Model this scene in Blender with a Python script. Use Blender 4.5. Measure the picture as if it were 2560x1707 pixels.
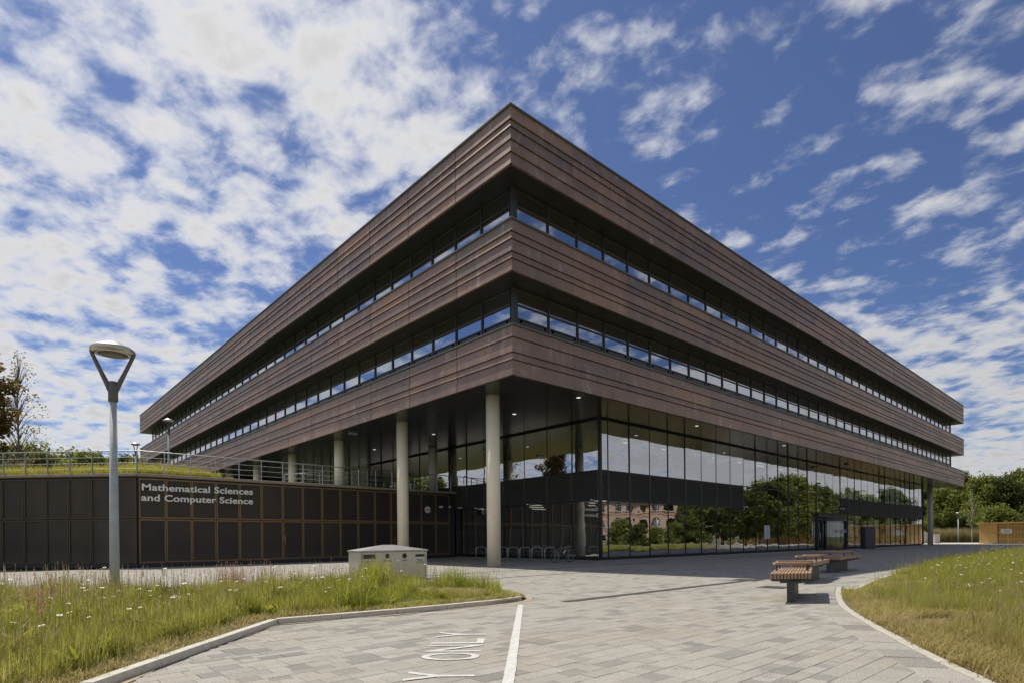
import bpy, bmesh, math, random
from mathutils import Vector, Matrix
import numpy as np

# ------------------------------------------------------------------ reset
for o in list(bpy.data.objects): bpy.data.objects.remove(o)
scn = bpy.context.scene
COL = scn.collection
R = math.radians
random.seed(7)
rng = np.random.default_rng(7)

# ------------------------------------------------------------------ camera
# building frame: front corner of the upper storeys at (0,0); right facade runs along +X, left facade along +Y
PW, PH = 2560.0, 1707.0
FPX, CX, CY = 1452.3, 1280.0, 1346.9
YAW, ROLL = R(42.09), R(-0.51)
CAM = Vector((-14.785, -16.247, 1.155))
cd = bpy.data.cameras.new('camera'); cam = bpy.data.objects.new('camera', cd); COL.objects.link(cam)
cd.sensor_width = 36.0; cd.lens = FPX / PW * 36.0
cd.shift_y = (CY - PH / 2) / PW; cd.shift_x = 0.0
cd.clip_start = 0.1; cd.clip_end = 6000
cam.matrix_world = Matrix.Translation(CAM) @ Matrix.Rotation(-YAW, 4, 'Z') @ Matrix.Rotation(R(90), 4, 'X') @ Matrix.Rotation(ROLL, 4, 'Z')
scn.camera = cam
_m = cam.matrix_world.to_3x3()
C_R, C_U, C_F = _m @ Vector((1, 0, 0)), _m @ Vector((0, 1, 0)), _m @ Vector((0, 0, -1))
H_F = Vector((math.sin(YAW), math.cos(YAW), 0)); H_R = Vector((math.cos(YAW), -math.sin(YAW), 0))

def ray(px, py):
    return C_F + C_R * ((px - CX) / FPX) - C_U * ((py - CY) / FPX)
def G(px, py, z=0.0):
    "photo pixel -> point on the horizontal plane z"
    d = ray(px, py); t = (z - CAM.z) / d.z
    return CAM + d * t
def W(lat, dep, z=0.0):
    "metres to the right of / in front of the viewpoint -> world"
    p = CAM + H_R * lat + H_F * dep
    return Vector((p.x, p.y, z))
def LD(p):
    v = Vector((p[0] - CAM.x, p[1] - CAM.y, 0))
    return v.dot(H_R), v.dot(H_F)
def pix(p):
    v = Vector(p) - CAM; w = v.dot(C_F)
    if w < 0.1: return None
    return CX + FPX * v.dot(C_R) / w, CY - FPX * v.dot(C_U) / w, w

# ------------------------------------------------------------------ world: clear sky with a broken layer of altocumulus
SUN = Vector((-1.15, 10.2, 17.6)).normalized()
SUN_EL = math.asin(SUN.z); SUN_AZ = math.atan2(SUN.x, SUN.y)
world = bpy.data.worlds.new('World'); scn.world = world; world.use_nodes = True
def nn(t, typ, **kw):
    n = t.nodes.new(typ)
    for k, v in kw.items():
        if k == 'inp':
            for a, b in v.items(): n.inputs[a].default_value = b
        else: setattr(n, k, v)
    return n
def math_node(t, op, a, b=None, c=None, clamp=False):
    n = t.nodes.new('ShaderNodeMath'); n.operation = op; n.use_clamp = clamp
    for i, v in enumerate((a, b, c)):
        if v is None: continue
        if isinstance(v, (int, float)): n.inputs[i].default_value = v
        else: t.links.new(v, n.inputs[i])
    return n.outputs[0]
def ramp(t, fac, stops, interp='LINEAR'):
    n = t.nodes.new('ShaderNodeValToRGB'); n.color_ramp.interpolation = interp
    el = n.color_ramp.elements
    while len(el) > 1: el.remove(el[0])
    for i, (p, c) in enumerate(stops):
        e = el[0] if i == 0 else el.new(p)
        e.position = p
        e.color = (c, c, c, 1) if isinstance(c, (int, float)) else (*c, 1)
    t.links.new(fac, n.inputs[0])
    return n.outputs[0]
def mixc(t, fac, a, b, blend='MIX'):
    n = t.nodes.new('ShaderNodeMix'); n.data_type = 'RGBA'; n.blend_type = blend
    for i, v in ((0, fac), (6, a), (7, b)):
        if isinstance(v, (int, float)): n.inputs[i].default_value = v
        elif isinstance(v, tuple): n.inputs[i].default_value = (*v, 1)
        else: t.links.new(v, n.inputs[i])
    return n.outputs[2]

t = world.node_tree; t.nodes.clear()
sky = nn(t, 'ShaderNodeTexSky', sky_type='NISHITA', sun_disc=False, sun_elevation=SUN_EL, sun_rotation=SUN_AZ,
         altitude=50, air_density=1.0, dust_density=0.6, ozone_density=2.2)
tc = nn(t, 'ShaderNodeTexCoord')
sep = nn(t, 'ShaderNodeSeparateXYZ'); t.links.new(tc.outputs['Generated'], sep.inputs[0])
zc = math_node(t, 'ADD', math_node(t, 'MAXIMUM', sep.outputs[2], 0.0), 0.16)
ux = math_node(t, 'DIVIDE', sep.outputs[0], zc); uy = math_node(t, 'DIVIDE', sep.outputs[1], zc)
cmb = nn(t, 'ShaderNodeCombineXYZ'); t.links.new(ux, cmb.inputs[0]); t.links.new(uy, cmb.inputs[1])
def cloud_map(rot, scl, loc):
    m = nn(t, 'ShaderNodeMapping'); m.inputs['Rotation'].default_value = (0, 0, R(rot)); m.inputs['Scale'].default_value = (*scl, 1); m.inputs['Location'].default_value = loc
    t.links.new(cmb.outputs[0], m.inputs[0]); return m.outputs[0]
def noise(vec, scale, detail, rough=0.5, dist=0.0, dim='3D'):
    n = nn(t, 'ShaderNodeTexNoise', inp={'Scale': scale, 'Detail': detail, 'Roughness': rough, 'Distortion': dist})
    t.links.new(vec, n.inputs['Vector']); return n.outputs[0]
CL = dict(big=(6.1, 12.1, 1.7), cell=(5.0, 0.0, 7.7), wisp=(5.0, 5.5, 2.3), fine=(2.0, 1.0, 0.4))
big = noise(cloud_map(20, (1, 1), CL['big']), 0.85, 2.0, 0.5)
cell = noise(cloud_map(52, (1.0, 0.85), CL['cell']), 10.5, 9.0, 0.55, 0.15)
wisp = noise(cloud_map(-28, (0.75, 1.2), CL['wisp']), 2.6, 9.0, 0.56, 0.3)
cov = math_node(t, 'ADD', math_node(t, 'MULTIPLY', big, 1.05), math_node(t, 'MULTIPLY', cell, 1.40))
cov = math_node(t, 'ADD', cov, math_node(t, 'MULTIPLY', wisp, 0.72))
# cover thickens towards the horizon, where the layer is seen edge-on
hz = math_node(t, 'POWER', math_node(t, 'SUBTRACT', 1.0, math_node(t, 'MAXIMUM', sep.outputs[2], 0.0)), 5.0)
cov = math_node(t, 'ADD', cov, math_node(t, 'MULTIPLY', hz, 0.40))
mr = nn(t, 'ShaderNodeMapRange', interpolation_type='SMOOTHSTEP', inp={1: 1.43, 2: 1.90, 3: 0.03, 4: 0.94}); t.links.new(cov, mr.inputs[0])
mask = mr.outputs[0]
thick = nn(t, 'ShaderNodeMapRange', inp={1: 1.62, 2: 2.02, 3: 0.0, 4: 1.0}); t.links.new(cov, thick.inputs[0])
dotn = nn(t, 'ShaderNodeVectorMath', operation='DOT_PRODUCT'); t.links.new(tc.outputs['Generated'], dotn.inputs[0]); dotn.inputs[1].default_value = SUN
fwdsc = math_node(t, 'POWER', math_node(t, 'MULTIPLY_ADD', dotn.outputs['Value'], 0.5, 0.5, clamp=True), 3.0)
cbr = math_node(t, 'MULTIPLY_ADD', fwdsc, 0.22, 0.51)
ccol = mixc(t, thick.outputs[0], (0.60, 0.60, 0.605), (0.45, 0.445, 0.44))
cs_ = nn(t, 'ShaderNodeVectorMath', operation='SCALE'); t.links.new(ccol, cs_.inputs[0]); t.links.new(cbr, cs_.inputs['Scale']); ccol = cs_.outputs[0]
skyc = mixc(t, 1.0, sky.outputs[0], (0.0205, 0.0255, 0.0365), 'MULTIPLY')
colr = mixc(t, mask, skyc, ccol)
bg = nn(t, 'ShaderNodeBackground', inp={'Strength': 1.0}); t.links.new(colr, bg.inputs[0])
wo = nn(t, 'ShaderNodeOutputWorld'); t.links.new(bg.outputs[0], wo.inputs[0])

# ------------------------------------------------------------------ sun, exposure
sd = bpy.data.lights.new('sun', 'SUN'); sd.energy = 2.0; sd.angle = R(0.6); sd.color = (1.0, 0.95, 0.86)
so = bpy.data.objects.new('sun', sd); COL.objects.link(so)
so.rotation_euler = SUN.to_track_quat('Z', 'Y').to_euler(); so.location = (0, 0, 60)
vs = scn.view_settings; vs.view_transform = 'Standard'; vs.look = 'None'; vs.exposure = 1.16; vs.gamma = 1.0; vs.use_curve_mapping = False
scn.render.engine = 'CYCLES'
scn.render.resolution_x, scn.render.resolution_y = 1024, 682

# ------------------------------------------------------------------ materials
def new_mat(name):
    m = bpy.data.materials.new(name); m.use_nodes = True
    tr = m.node_tree; b = tr.nodes['Principled BSDF']
    return m, tr, b
def tcoord(tr, which='Object'):
    return tr.nodes.new('ShaderNodeTexCoord').outputs[which]
def tnoise(tr, vec, scale, detail=4, rough=0.55, dist=0.0, mscale=None):
    if mscale:
        mp = tr.nodes.new('ShaderNodeMapping'); mp.inputs['Scale'].default_value = mscale
        tr.links.new(vec, mp.inputs[0]); vec = mp.outputs[0]
    n = tr.nodes.new('ShaderNodeTexNoise'); n.inputs['Scale'].default_value = scale; n.inputs['Detail'].default_value = detail
    n.inputs['Roughness'].default_value = rough; n.inputs['Distortion'].default_value = dist
    tr.links.new(vec, n.inputs['Vector']); return n.outputs[0]
def set_bump(tr, b, h, strength=0.3, dist=0.01):
    n = tr.nodes.new('ShaderNodeBump'); n.inputs['Strength'].default_value = strength; n.inputs['Distance'].default_value = dist
    tr.links.new(h, n.inputs['Height']); tr.links.new(n.outputs[0], b.inputs['Normal'])
def world_pos(tr): return tr.nodes.new('ShaderNodeNewGeometry').outputs['Position']

def simple(name, col, rough=0.5, metal=0.0, var=0.12, scale=6.0, bump=0.0, spec=None):
    m, tr, b = new_mat(name)
    p = world_pos(tr)
    n = tnoise(tr, p, scale, 5)
    lo = tuple(c * (1 - var) for c in col); hi = tuple(min(1, c * (1 + var)) for c in col)
    tr.links.new(mixc(tr, ramp(tr, n, [(0.3, 0.0), (0.7, 1.0)]), lo, hi), b.inputs['Base Color'])
    b.inputs['Roughness'].default_value = rough; b.inputs['Metallic'].default_value = metal
    if spec is not None: b.inputs['Specular IOR Level'].default_value = spec
    if bump: set_bump(tr, b, tnoise(tr, p, scale * 8, 4), bump, 0.01)
    return m
M = {}
def copper(name, rand):
    m, tr, b = new_mat(name)
    p = world_pos(tr)
    if rand == 'object': rv = tr.nodes.new('ShaderNodeObjectInfo').outputs['Random']
    else: rv = tr.nodes.new('ShaderNodeNewGeometry').outputs['Random Per Island']
    big = tnoise(tr, p, 0.45, 4, 0.6, 0.4)
    streak = tnoise(tr, p, 1.0, 5, 0.6, 0.3, (3.2, 3.2, 0.35))
    base = mixc(tr, ramp(tr, big, [(0.32, 0.0), (0.68, 1.0)]), (0.232, 0.155, 0.118), (0.345, 0.226, 0.166))
    warm = mixc(tr, ramp(tr, rv, [(0.66, 0.0), (1.0, 0.65)]), base, (0.44, 0.255, 0.155))
    dull = mixc(tr, ramp(tr, rv, [(0.0, 0.75), (0.40, 0.0)]), warm, (0.205, 0.155, 0.122))
    pat = tnoise(tr, p, 1.3, 6, 0.65, 0.8, (1.0, 1.0, 0.8))
    pm = math_node(tr, 'MULTIPLY', ramp(tr, pat, [(0.50, 0.0), (0.70, 1.0)]), ramp(tr, streak, [(0.45, 0.0), (0.7, 1.0)]))
    fine = tnoise(tr, p, 1.1, 6, 0.65, 0.4, (2.4, 2.4, 0.5))
    dull = mixc(tr, ramp(tr, fine, [(0.36, 0.22), (0.56, 0.0)]), dull, (0.115, 0.078, 0.062))
    col = mixc(tr, math_node(tr, 'MULTIPLY', pm, 0.75), dull, (0.56, 0.52, 0.47))
    sepz = tr.nodes.new('ShaderNodeMix')
    tr.nodes.remove(sepz)
    tr.links.new(col, b.inputs['Base Color'])
    b.inputs['Metallic'].default_value = 0.45
    tr.links.new(ramp(tr, big, [(0.3, 0.40), (0.7, 0.56)]), b.inputs['Roughness'])
    oil = tnoise(tr, p, 0.9, 2, 0.5, 0.3)
    set_bump(tr, b, oil, 0.6, 0.035)
    return m
M['copper'] = copper('copper_cladding', 'object'); M['copper_i'] = copper('copper_cladding_field', 'island')
M['cap'] = simple('grey_green_flashing', (0.12, 0.135, 0.125), 0.45, 0.3)
M['soffit'], tr, b = new_mat('dark_soffit_panels')
p = world_pos(tr)
br = nn(tr, 'ShaderNodeTexBrick', inp={'Scale': 1.0, 'Mortar Size': 0.006, 'Brick Width': 3.7, 'Row Height': 0.93, 'Color1': (0.030, 0.031, 0.030, 1), 'Color2': (0.036, 0.036, 0.034, 1), 'Mortar': (0.006, 0.006, 0.006, 1)})
tr.links.new(p, br.inputs[0]); tr.links.new(br.outputs[0], b.inputs['Base Color'])
b.inputs['Roughness'].default_value = 0.17; b.inputs['Metallic'].default_value = 0.0; b.inputs['IOR'].default_value = 1.36; b.inputs['Specular IOR Level'].default_value = 0.35
M['soffit_m'] = simple('matt_dark_soffit', (0.022, 0.022, 0.021), 0.5, 0, 0.1)
M['frame'] = simple('window_frame_grey', (0.045, 0.047, 0.047), 0.42, 0.2)
M['dark'] = simple('dark_frame', (0.018, 0.019, 0.019), 0.4, 0.1)
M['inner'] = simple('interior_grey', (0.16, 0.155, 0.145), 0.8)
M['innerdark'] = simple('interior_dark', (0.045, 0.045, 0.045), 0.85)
M['blind'] = simple('roller_blind', (0.42, 0.45, 0.38), 0.9)
M['film'] = simple('frosted_film', (0.24, 0.31, 0.27), 0.6)
M['cream'] = simple('cream_column_paint', (0.88, 0.805, 0.605), 0.42, 0, 0.05, 3)
M['greycol'] = simple('grey_paint_and_shade', (0.50, 0.48, 0.43), 0.45, 0, 0.05, 3)
def glass(name, refl, tint, wave=0.0012):
    m, tr, b = new_mat(name); tr.nodes.remove(b)
    out = tr.nodes['Material Output']
    g = nn(tr, 'ShaderNodeBsdfGlossy', inp={'Roughness': 0.0, 'Color': (0.93, 0.95, 1.0, 1)})
    tp = nn(tr, 'ShaderNodeBsdfTransparent', inp={'Color': (*tint, 1)})
    fr = nn(tr, 'ShaderNodeFresnel', inp={'IOR': 1.5})
    fac = math_node(tr, 'MULTIPLY_ADD', fr.outputs[0], 1.0 - refl, refl, clamp=True)
    mx = tr.nodes.new('ShaderNodeMixShader'); tr.links.new(fac, mx.inputs[0]); tr.links.new(tp.outputs[0], mx.inputs[1]); tr.links.new(g.outputs[0], mx.inputs[2])
    tr.links.new(mx.outputs[0], out.inputs[0])
    pn = tnoise(tr, world_pos(tr), 0.8, 1.5, 0.5)
    bp = nn(tr, 'ShaderNodeBump', inp={'Strength': 1.0, 'Distance': wave}); tr.links.new(pn, bp.inputs['Height'])
    tr.links.new(bp.outputs[0], g.inputs['Normal'])
    return m
M['glass'] = glass('strip_window_glass', 0.52, (0.16, 0.17, 0.165), 0.002)
M['glass2'] = glass('curtain_wall_glass', 0.50, (0.52, 0.57, 0.54), 0.006)
M['glass3'] = glass('clear_door_glass', 0.12, (0.62, 0.66, 0.64), 0.001)
M['louvre'] = simple('louvre_metal', (0.115, 0.115, 0.108), 0.5, 0.3)
M['bronze'] = simple('bronze_frame', (0.235, 0.15, 0.068), 0.45, 0.35)
M['bronze_shaded'] = simple('shaded_bronze_frame', (0.085, 0.060, 0.036), 0.5, 0.3)  # same bronze, with the dimmer light on the angled left facet put into its colour
M['steel'] = simple('galvanised_steel', (0.42, 0.44, 0.44), 0.42, 0.65, 0.14, 9)
M['lamp'] = simple('galvanised_lamp_post', (0.46, 0.485, 0.465), 0.6, 0.2, 0.16, 5)
M['lamphead'] = simple('lamp_head_paint', (0.13, 0.122, 0.105), 0.5, 0.2)
M['lampshell'] = simple('polished_lamp_shell', (0.55, 0.53, 0.48), 0.38, 0.8)
M['coping'] = simple('stone_coping', (0.30, 0.255, 0.20), 0.75, 0, 0.15, 4, 0.2)
M['plinth'] = simple('dark_plinth', (0.03, 0.03, 0.033), 0.6)
# expanded-metal mesh panels
M['mesh'], tr, b = new_mat('perforated_bronze_sheet')
p = world_pos(tr)
wv = nn(tr, 'ShaderNodeTexVoronoi', inp={'Scale': 1.0, 'Randomness': 0.0})
mp = nn(tr, 'ShaderNodeMapping', inp={'Scale': (38, 38, 16), 'Rotation': (0, 0, 0)}); tr.links.new(p, mp.inputs[0]); tr.links.new(mp.outputs[0], wv.inputs['Vector'])
bigm = tnoise(tr, p, 0.7, 3)
c = mixc(tr, ramp(tr, wv.outputs['Distance'], [(0.25, 0.0), (0.5, 1.0)]), (0.016, 0.014, 0.012), (0.085, 0.065, 0.046))
c = mixc(tr, ramp(tr, bigm, [(0.35, 0.0), (0.7, 0.5)]), c, (0.030, 0.026, 0.022))
orv = tr.nodes.new('ShaderNodeObjectInfo').outputs['Random']
c = mixc(tr, math_node(tr, 'MULTIPLY', orv, 0.55), c, (0.020, 0.017, 0.014))
gz = nn(tr, 'ShaderNodeSeparateXYZ'); tr.links.new(p, gz.inputs[0])
c = mixc(tr, math_node(tr, 'MULTIPLY', ramp(tr, gz.outputs[2], [(0.15, 0.5), (0.75, 0.0)]), tnoise(tr, p, 3.0, 5, 0.7)), c, (0.16, 0.135, 0.105))
tr.links.new(c, b.inputs['Base Color']); b.inputs['Roughness'].default_value = 0.5; b.inputs['Metallic'].default_value = 0.3
set_bump(tr, b, wv.outputs['Distance'], 0.5, 0.01)
M['letters'] = simple('letter_aluminium', (0.82, 0.80, 0.74), 0.5, 0.0, 0.05)
M['white'] = simple('white_paint', (0.74, 0.73, 0.69), 0.55, 0, 0.06)
# worn road paint
M['paint'], tr, b = new_mat('road_paint')
p = world_pos(tr); n1 = tnoise(tr, p, 90, 5, 0.7); n2 = tnoise(tr, p, 9, 4)
c = mixc(tr, ramp(tr, n1, [(0.39, 1.0), (0.50, 0.0)]), (0.66, 0.65, 0.60), (0.43, 0.41, 0.36))
tr.links.new(mixc(tr, ramp(tr, n2, [(0.36, 0.6), (0.58, 0.0)]), c, (0.45, 0.43, 0.385)), b.inputs['Base Color']); b.inputs['Roughness'].default_value = 0.8
# granite-aggregate paving
def paving(name, mode):
    m, tr, b = new_mat(name)
    p = world_pos(tr)
    if mode == 'object': rv = tr.nodes.new('ShaderNodeObjectInfo').outputs['Random']
    elif mode == 'island': rv = tr.nodes.new('ShaderNodeNewGeometry').outputs['Random Per Island']
    else:
        bk = nn(tr, 'ShaderNodeTexBrick', offset=0.5, squash=0.75, squash_frequency=3, inp={'Scale': 1.0, 'Mortar Size': 0.004, 'Brick Width': 0.26, 'Row Height': 0.17, 'Color1': (0, 0, 0, 1), 'Color2': (1, 1, 1, 1), 'Mortar': (0.2, 0.2, 0.2, 1)})
        tr.links.new(p, bk.inputs[0]); rv = bk.outputs[0]
    tone = ramp(tr, rv, [(0.0, (0.235, 0.224, 0.196)), (0.14, (0.295, 0.278, 0.240)), (0.26, (0.365, 0.340, 0.288)), (0.55, (0.395, 0.365, 0.305)), (0.8, (0.425, 0.396, 0.335)), (0.93, (0.41, 0.372, 0.318)), (1.0, (0.455, 0.43, 0.385))])
    sp = tnoise(tr, p, 95, 3, 0.75)
    sp2 = tnoise(tr, p, 210, 2, 0.6)
    c = mixc(tr, ramp(tr, sp, [(0.40, 0.85), (0.49, 0.0)]), tone, (0.085, 0.085, 0.085))
    c = mixc(tr, ramp(tr, sp2, [(0.56, 0.0), (0.66, 0.35)]), c, (0.60, 0.58, 0.53))
    dirt = tnoise(tr, p, 0.55, 5, 0.6)
    c = mixc(tr, ramp(tr, dirt, [(0.46, 0.0), (0.70, 0.38)]), c, (0.33, 0.275, 0.20))
    st2 = tnoise(tr, p, 2.3, 6, 0.65, 0.5)
    c = mixc(tr, ramp(tr, st2, [(0.30, 0.40), (0.42, 0.0)]), c, (0.17, 0.16, 0.145))
    tr.links.new(c, b.inputs['Base Color']); b.inputs['Roughness'].default_value = 0.85; b.inputs['Specular IOR Level'].default_value = 0.3
    set_bump(tr, b, sp, 0.25, 0.004)
    return m
M['pave_o'] = paving('paving_block_single', 'object'); M['pave_i'] = paving('paving_block_field', 'island'); M['pave_b'] = paving('paving_far', 'brick')
M['sand'] = simple('joint_sand', (0.20, 0.165, 0.125), 0.95, 0, 0.2, 20)
M['kerb'] = simple('kerb_concrete', (0.56, 0.525, 0.44), 0.85, 0, 0.12, 14, 0.3)
M['edging'] = simple('edging_concrete', (0.47, 0.435, 0.365), 0.85, 0, 0.14, 14, 0.3)
M['concrete'] = simple('pale_concrete', (0.55, 0.51, 0.44), 0.85, 0, 0.08, 2)
M['drain'] = simple('drain_grating', (0.075, 0.07, 0.064), 0.6, 0.3, 0.3, 60)
M['soil'], tr, b = new_mat('lawn_soil')
p = world_pos(tr); n = tnoise(tr, p, 1.1, 6, 0.6); n2 = tnoise(tr, p, 22, 5, 0.7)
c = mixc(tr, ramp(tr, n, [(0.35, 0.0), (0.65, 1.0)]), (0.14, 0.135, 0.035), (0.24, 0.175, 0.08))
tr.links.new(mixc(tr, ramp(tr, n2, [(0.35, 0.6), (0.6, 0.0)]), c, (0.045, 0.034, 0.02)), b.inputs['Base Color']); b.inputs['Roughness'].default_value = 0.95
set_bump(tr, b, n2, 0.8, 0.03)
M['field'], tr, b = new_mat('meadow_ground')
p = world_pos(tr); n = tnoise(tr, p, 0.12, 6, 0.6); n2 = tnoise(tr, p, 2.5, 6, 0.7)
c = mixc(tr, ramp(tr, n, [(0.35, 0.0), (0.65, 1.0)]), (0.075, 0.092, 0.024), (0.15, 0.14, 0.045))
tr.links.new(mixc(tr, ramp(tr, n2, [(0.3, 0.5), (0.6, 0.0)]), c, (0.04, 0.05, 0.015)), b.inputs['Base Color']); b.inputs['Roughness'].default_value = 0.95
set_bump(tr, b, n2, 0.8, 0.15)
# foliage
def leafmat(name, a, bcol, trans=0.25, rnd='island', dry=None):
    m, tr, b = new_mat(name)
    rv = tr.nodes.new('ShaderNodeNewGeometry').outputs['Random Per Island'] if rnd == 'island' else tr.nodes.new('ShaderNodeObjectInfo').outputs['Random']
    n = tnoise(tr, world_pos(tr), 0.9, 3)
    if rnd != 'island':
        rv = math_node(tr, 'ADD', math_node(tr, 'MULTIPLY', rv, 0.45), math_node(tr, 'MULTIPLY', tr.nodes.new('ShaderNodeNewGeometry').outputs['Random Per Island'], 0.55))
    f = math_node(tr, 'ADD', math_node(tr, 'MULTIPLY', rv, 0.75), math_node(tr, 'MULTIPLY', n, 0.4))
    c = mixc(tr, ramp(tr, f, [(0.2, 0.0), (0.85, 1.0)]), a, bcol)
    if dry:
        at = nn(tr, 'ShaderNodeAttribute', attribute_type='INSTANCER', attribute_name='dry')
        c = mixc(tr, at.outputs['Fac'], c, mixc(tr, ramp(tr, f, [(0.2, 0.0), (0.9, 1.0)]), tuple(x * 0.55 for x in dry), dry))
    out = tr.nodes['Material Output']
    b.inputs['Roughness'].default_value = 0.55; b.inputs['Specular IOR Level'].default_value = 0.25
    tr.links.new(c, b.inputs['Base Color'])
    tl = tr.nodes.new('ShaderNodeBsdfTranslucent'); tr.links.new(c, tl.inputs[0])
    mx = nn(tr, 'ShaderNodeMixShader', inp={0: trans}); tr.links.new(b.outputs[0], mx.inputs[1]); tr.links.new(tl.outputs[0], mx.inputs[2]); tr.links.new(mx.outputs[0], out.inputs[0])
    return m
M['leaf1'] = leafmat('leaf_mid_green', (0.07, 0.10, 0.016), (0.24, 0.255, 0.055), 0.45)
M['leaf2'] = leafmat('leaf_bright_green', (0.11, 0.15, 0.022), (0.33, 0.34, 0.075), 0.5)
M['leaf3'] = leafmat('leaf_dark_green', (0.045, 0.072, 0.014), (0.17, 0.19, 0.045), 0.4)
M['leaf4'] = leafmat('leaf_birch_sparse', (0.16, 0.15, 0.06), (0.32, 0.28, 0.13), 0.45)
M['leafred'] = leafmat('leaf_red_green', (0.09, 0.13, 0.02), (0.26, 0.13, 0.045), 0.45)
M['bark'] = simple('bark_brown', (0.095, 0.078, 0.06), 0.9, 0, 0.3, 8, 0.4)
M['barkl'] = simple('bark_pale_brown', (0.24, 0.205, 0.165), 0.9, 0, 0.3, 8, 0.4)
M['barkw'] = simple('bark_birch_white', (0.50, 0.46, 0.39), 0.85, 0, 0.25, 6, 0.3)
M['grass'] = leafmat('grass_blade', (0.22, 0.265, 0.026), (0.55, 0.54, 0.095), 0.5, 'object', dry=(0.62, 0.48, 0.22))
M['grassy'] = leafmat('grass_blade_yellow', (0.36, 0.36, 0.03), (0.55, 0.50, 0.08), 0.5, 'object', dry=(0.36, 0.27, 0.10))
M['straw'] = leafmat('straw_seed_head', (0.42, 0.34, 0.17), (0.60, 0.50, 0.28), 0.45, 'object')
M['pinkseed'] = leafmat('pink_seed_head', (0.50, 0.27, 0.20), (0.66, 0.42, 0.33), 0.45, 'object')
M['reed'] = leafmat('reed_stem', (0.24, 0.20, 0.07), (0.44, 0.34, 0.16), 0.3, 'object')
M['petal'] = simple('daisy_petal', (0.80, 0.79, 0.74), 0.6, 0, 0.05)
M['yolk'] = simple('daisy_centre', (0.6, 0.38, 0.04), 0.7)
# timber
def wood(name, col, sc=(9, 9, 0.8)):
    m, tr, b = new_mat(name)
    p = tcoord(tr, 'Object')
    rv = tr.nodes.new('ShaderNodeObjectInfo').outputs['Random']
    g = tnoise(tr, p, 4.0, 5, 0.6, 0.4, sc)
    c = mixc(tr, ramp(tr, g, [(0.3, 0.0), (0.7, 1.0)]), tuple(x * 0.72 for x in col), tuple(min(1, x * 1.15) for x in col))
    c = mixc(tr, math_node(tr, 'MULTIPLY', rv, 0.35), c, tuple(x * 0.6 for x in col))
    tr.links.new(c, b.inputs['Base Color']); b.inputs['Roughness'].default_value = 0.7
    set_bump(tr, b, g, 0.2, 0.004)
    return m
M['benchwood'] = wood('bench_hardwood', (0.42, 0.27, 0.165), (2, 18, 18))
M['larch'] = wood('larch_boards', (0.76, 0.49, 0.17))
M['stainless'] = simple('brushed_stainless', (0.50, 0.465, 0.355), 0.42, 0.25, 0.05, 2)
M['stainlid'] = simple('bin_lid_steel', (0.40, 0.39, 0.37), 0.42, 0.5, 0.05, 2)
M['graphite'] = simple('graphite_powder_coat', (0.060, 0.064, 0.070), 0.55, 0.1)
M['black'] = simple('black_rubber', (0.012, 0.012, 0.013), 0.6)
M['text'] = simple('black_print', (0.02, 0.02, 0.02), 0.7)
M['bikeframe'] = simple('bike_frame_bronze', (0.24, 0.17, 0.115), 0.35, 0.4)
M['blue'] = simple('blue_sticker', (0.05, 0.13, 0.36), 0.5)
M['notice'] = simple('pale_notice', (0.50, 0.52, 0.54), 0.6)
M['beigebrick'], tr, b = new_mat('beige_brick')
bk = nn(tr, 'ShaderNodeTexBrick', inp={'Scale': 1.0, 'Mortar Size': 0.012, 'Brick Width': 0.44, 'Row Height': 0.15, 'Color1': (0.50, 0.35, 0.235, 1), 'Color2': (0.56, 0.40, 0.275, 1), 'Mortar': (0.40, 0.32, 0.25, 1)})
mp = nn(tr, 'ShaderNodeMapping', inp={'Rotation': (R(90), 0, 0)}); tr.links.new(tcoord(tr, 'Object'), mp.inputs[0]); tr.links.new(mp.outputs[0], bk.inputs[0]); tr.links.new(bk.outputs[0], b.inputs['Base Color'])
b.inputs['Roughness'].default_value = 0.9
M['redbrick'] = simple('red_brick_band', (0.28, 0.095, 0.07), 0.9)
M['rooftile'] = simple('slate_roof', (0.10, 0.095, 0.10), 0.8)
M['orange'] = simple('orange_lifebuoy', (0.70, 0.13, 0.03), 0.5)
def emit(name, col, s):
    m, tr, b = new_mat(name)
    b.inputs['Base Color'].default_value = (*col, 1); b.inputs['Emission Color'].default_value = (*col, 1); b.inputs['Emission Strength'].default_value = s
    return m
M['light'] = emit('lit_lamp', (1.0, 0.96, 0.85), 0.35)
M['pebble'] = simple('white_pebbles', (0.46, 0.44, 0.40), 0.85, 0, 0.3, 30)

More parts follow.
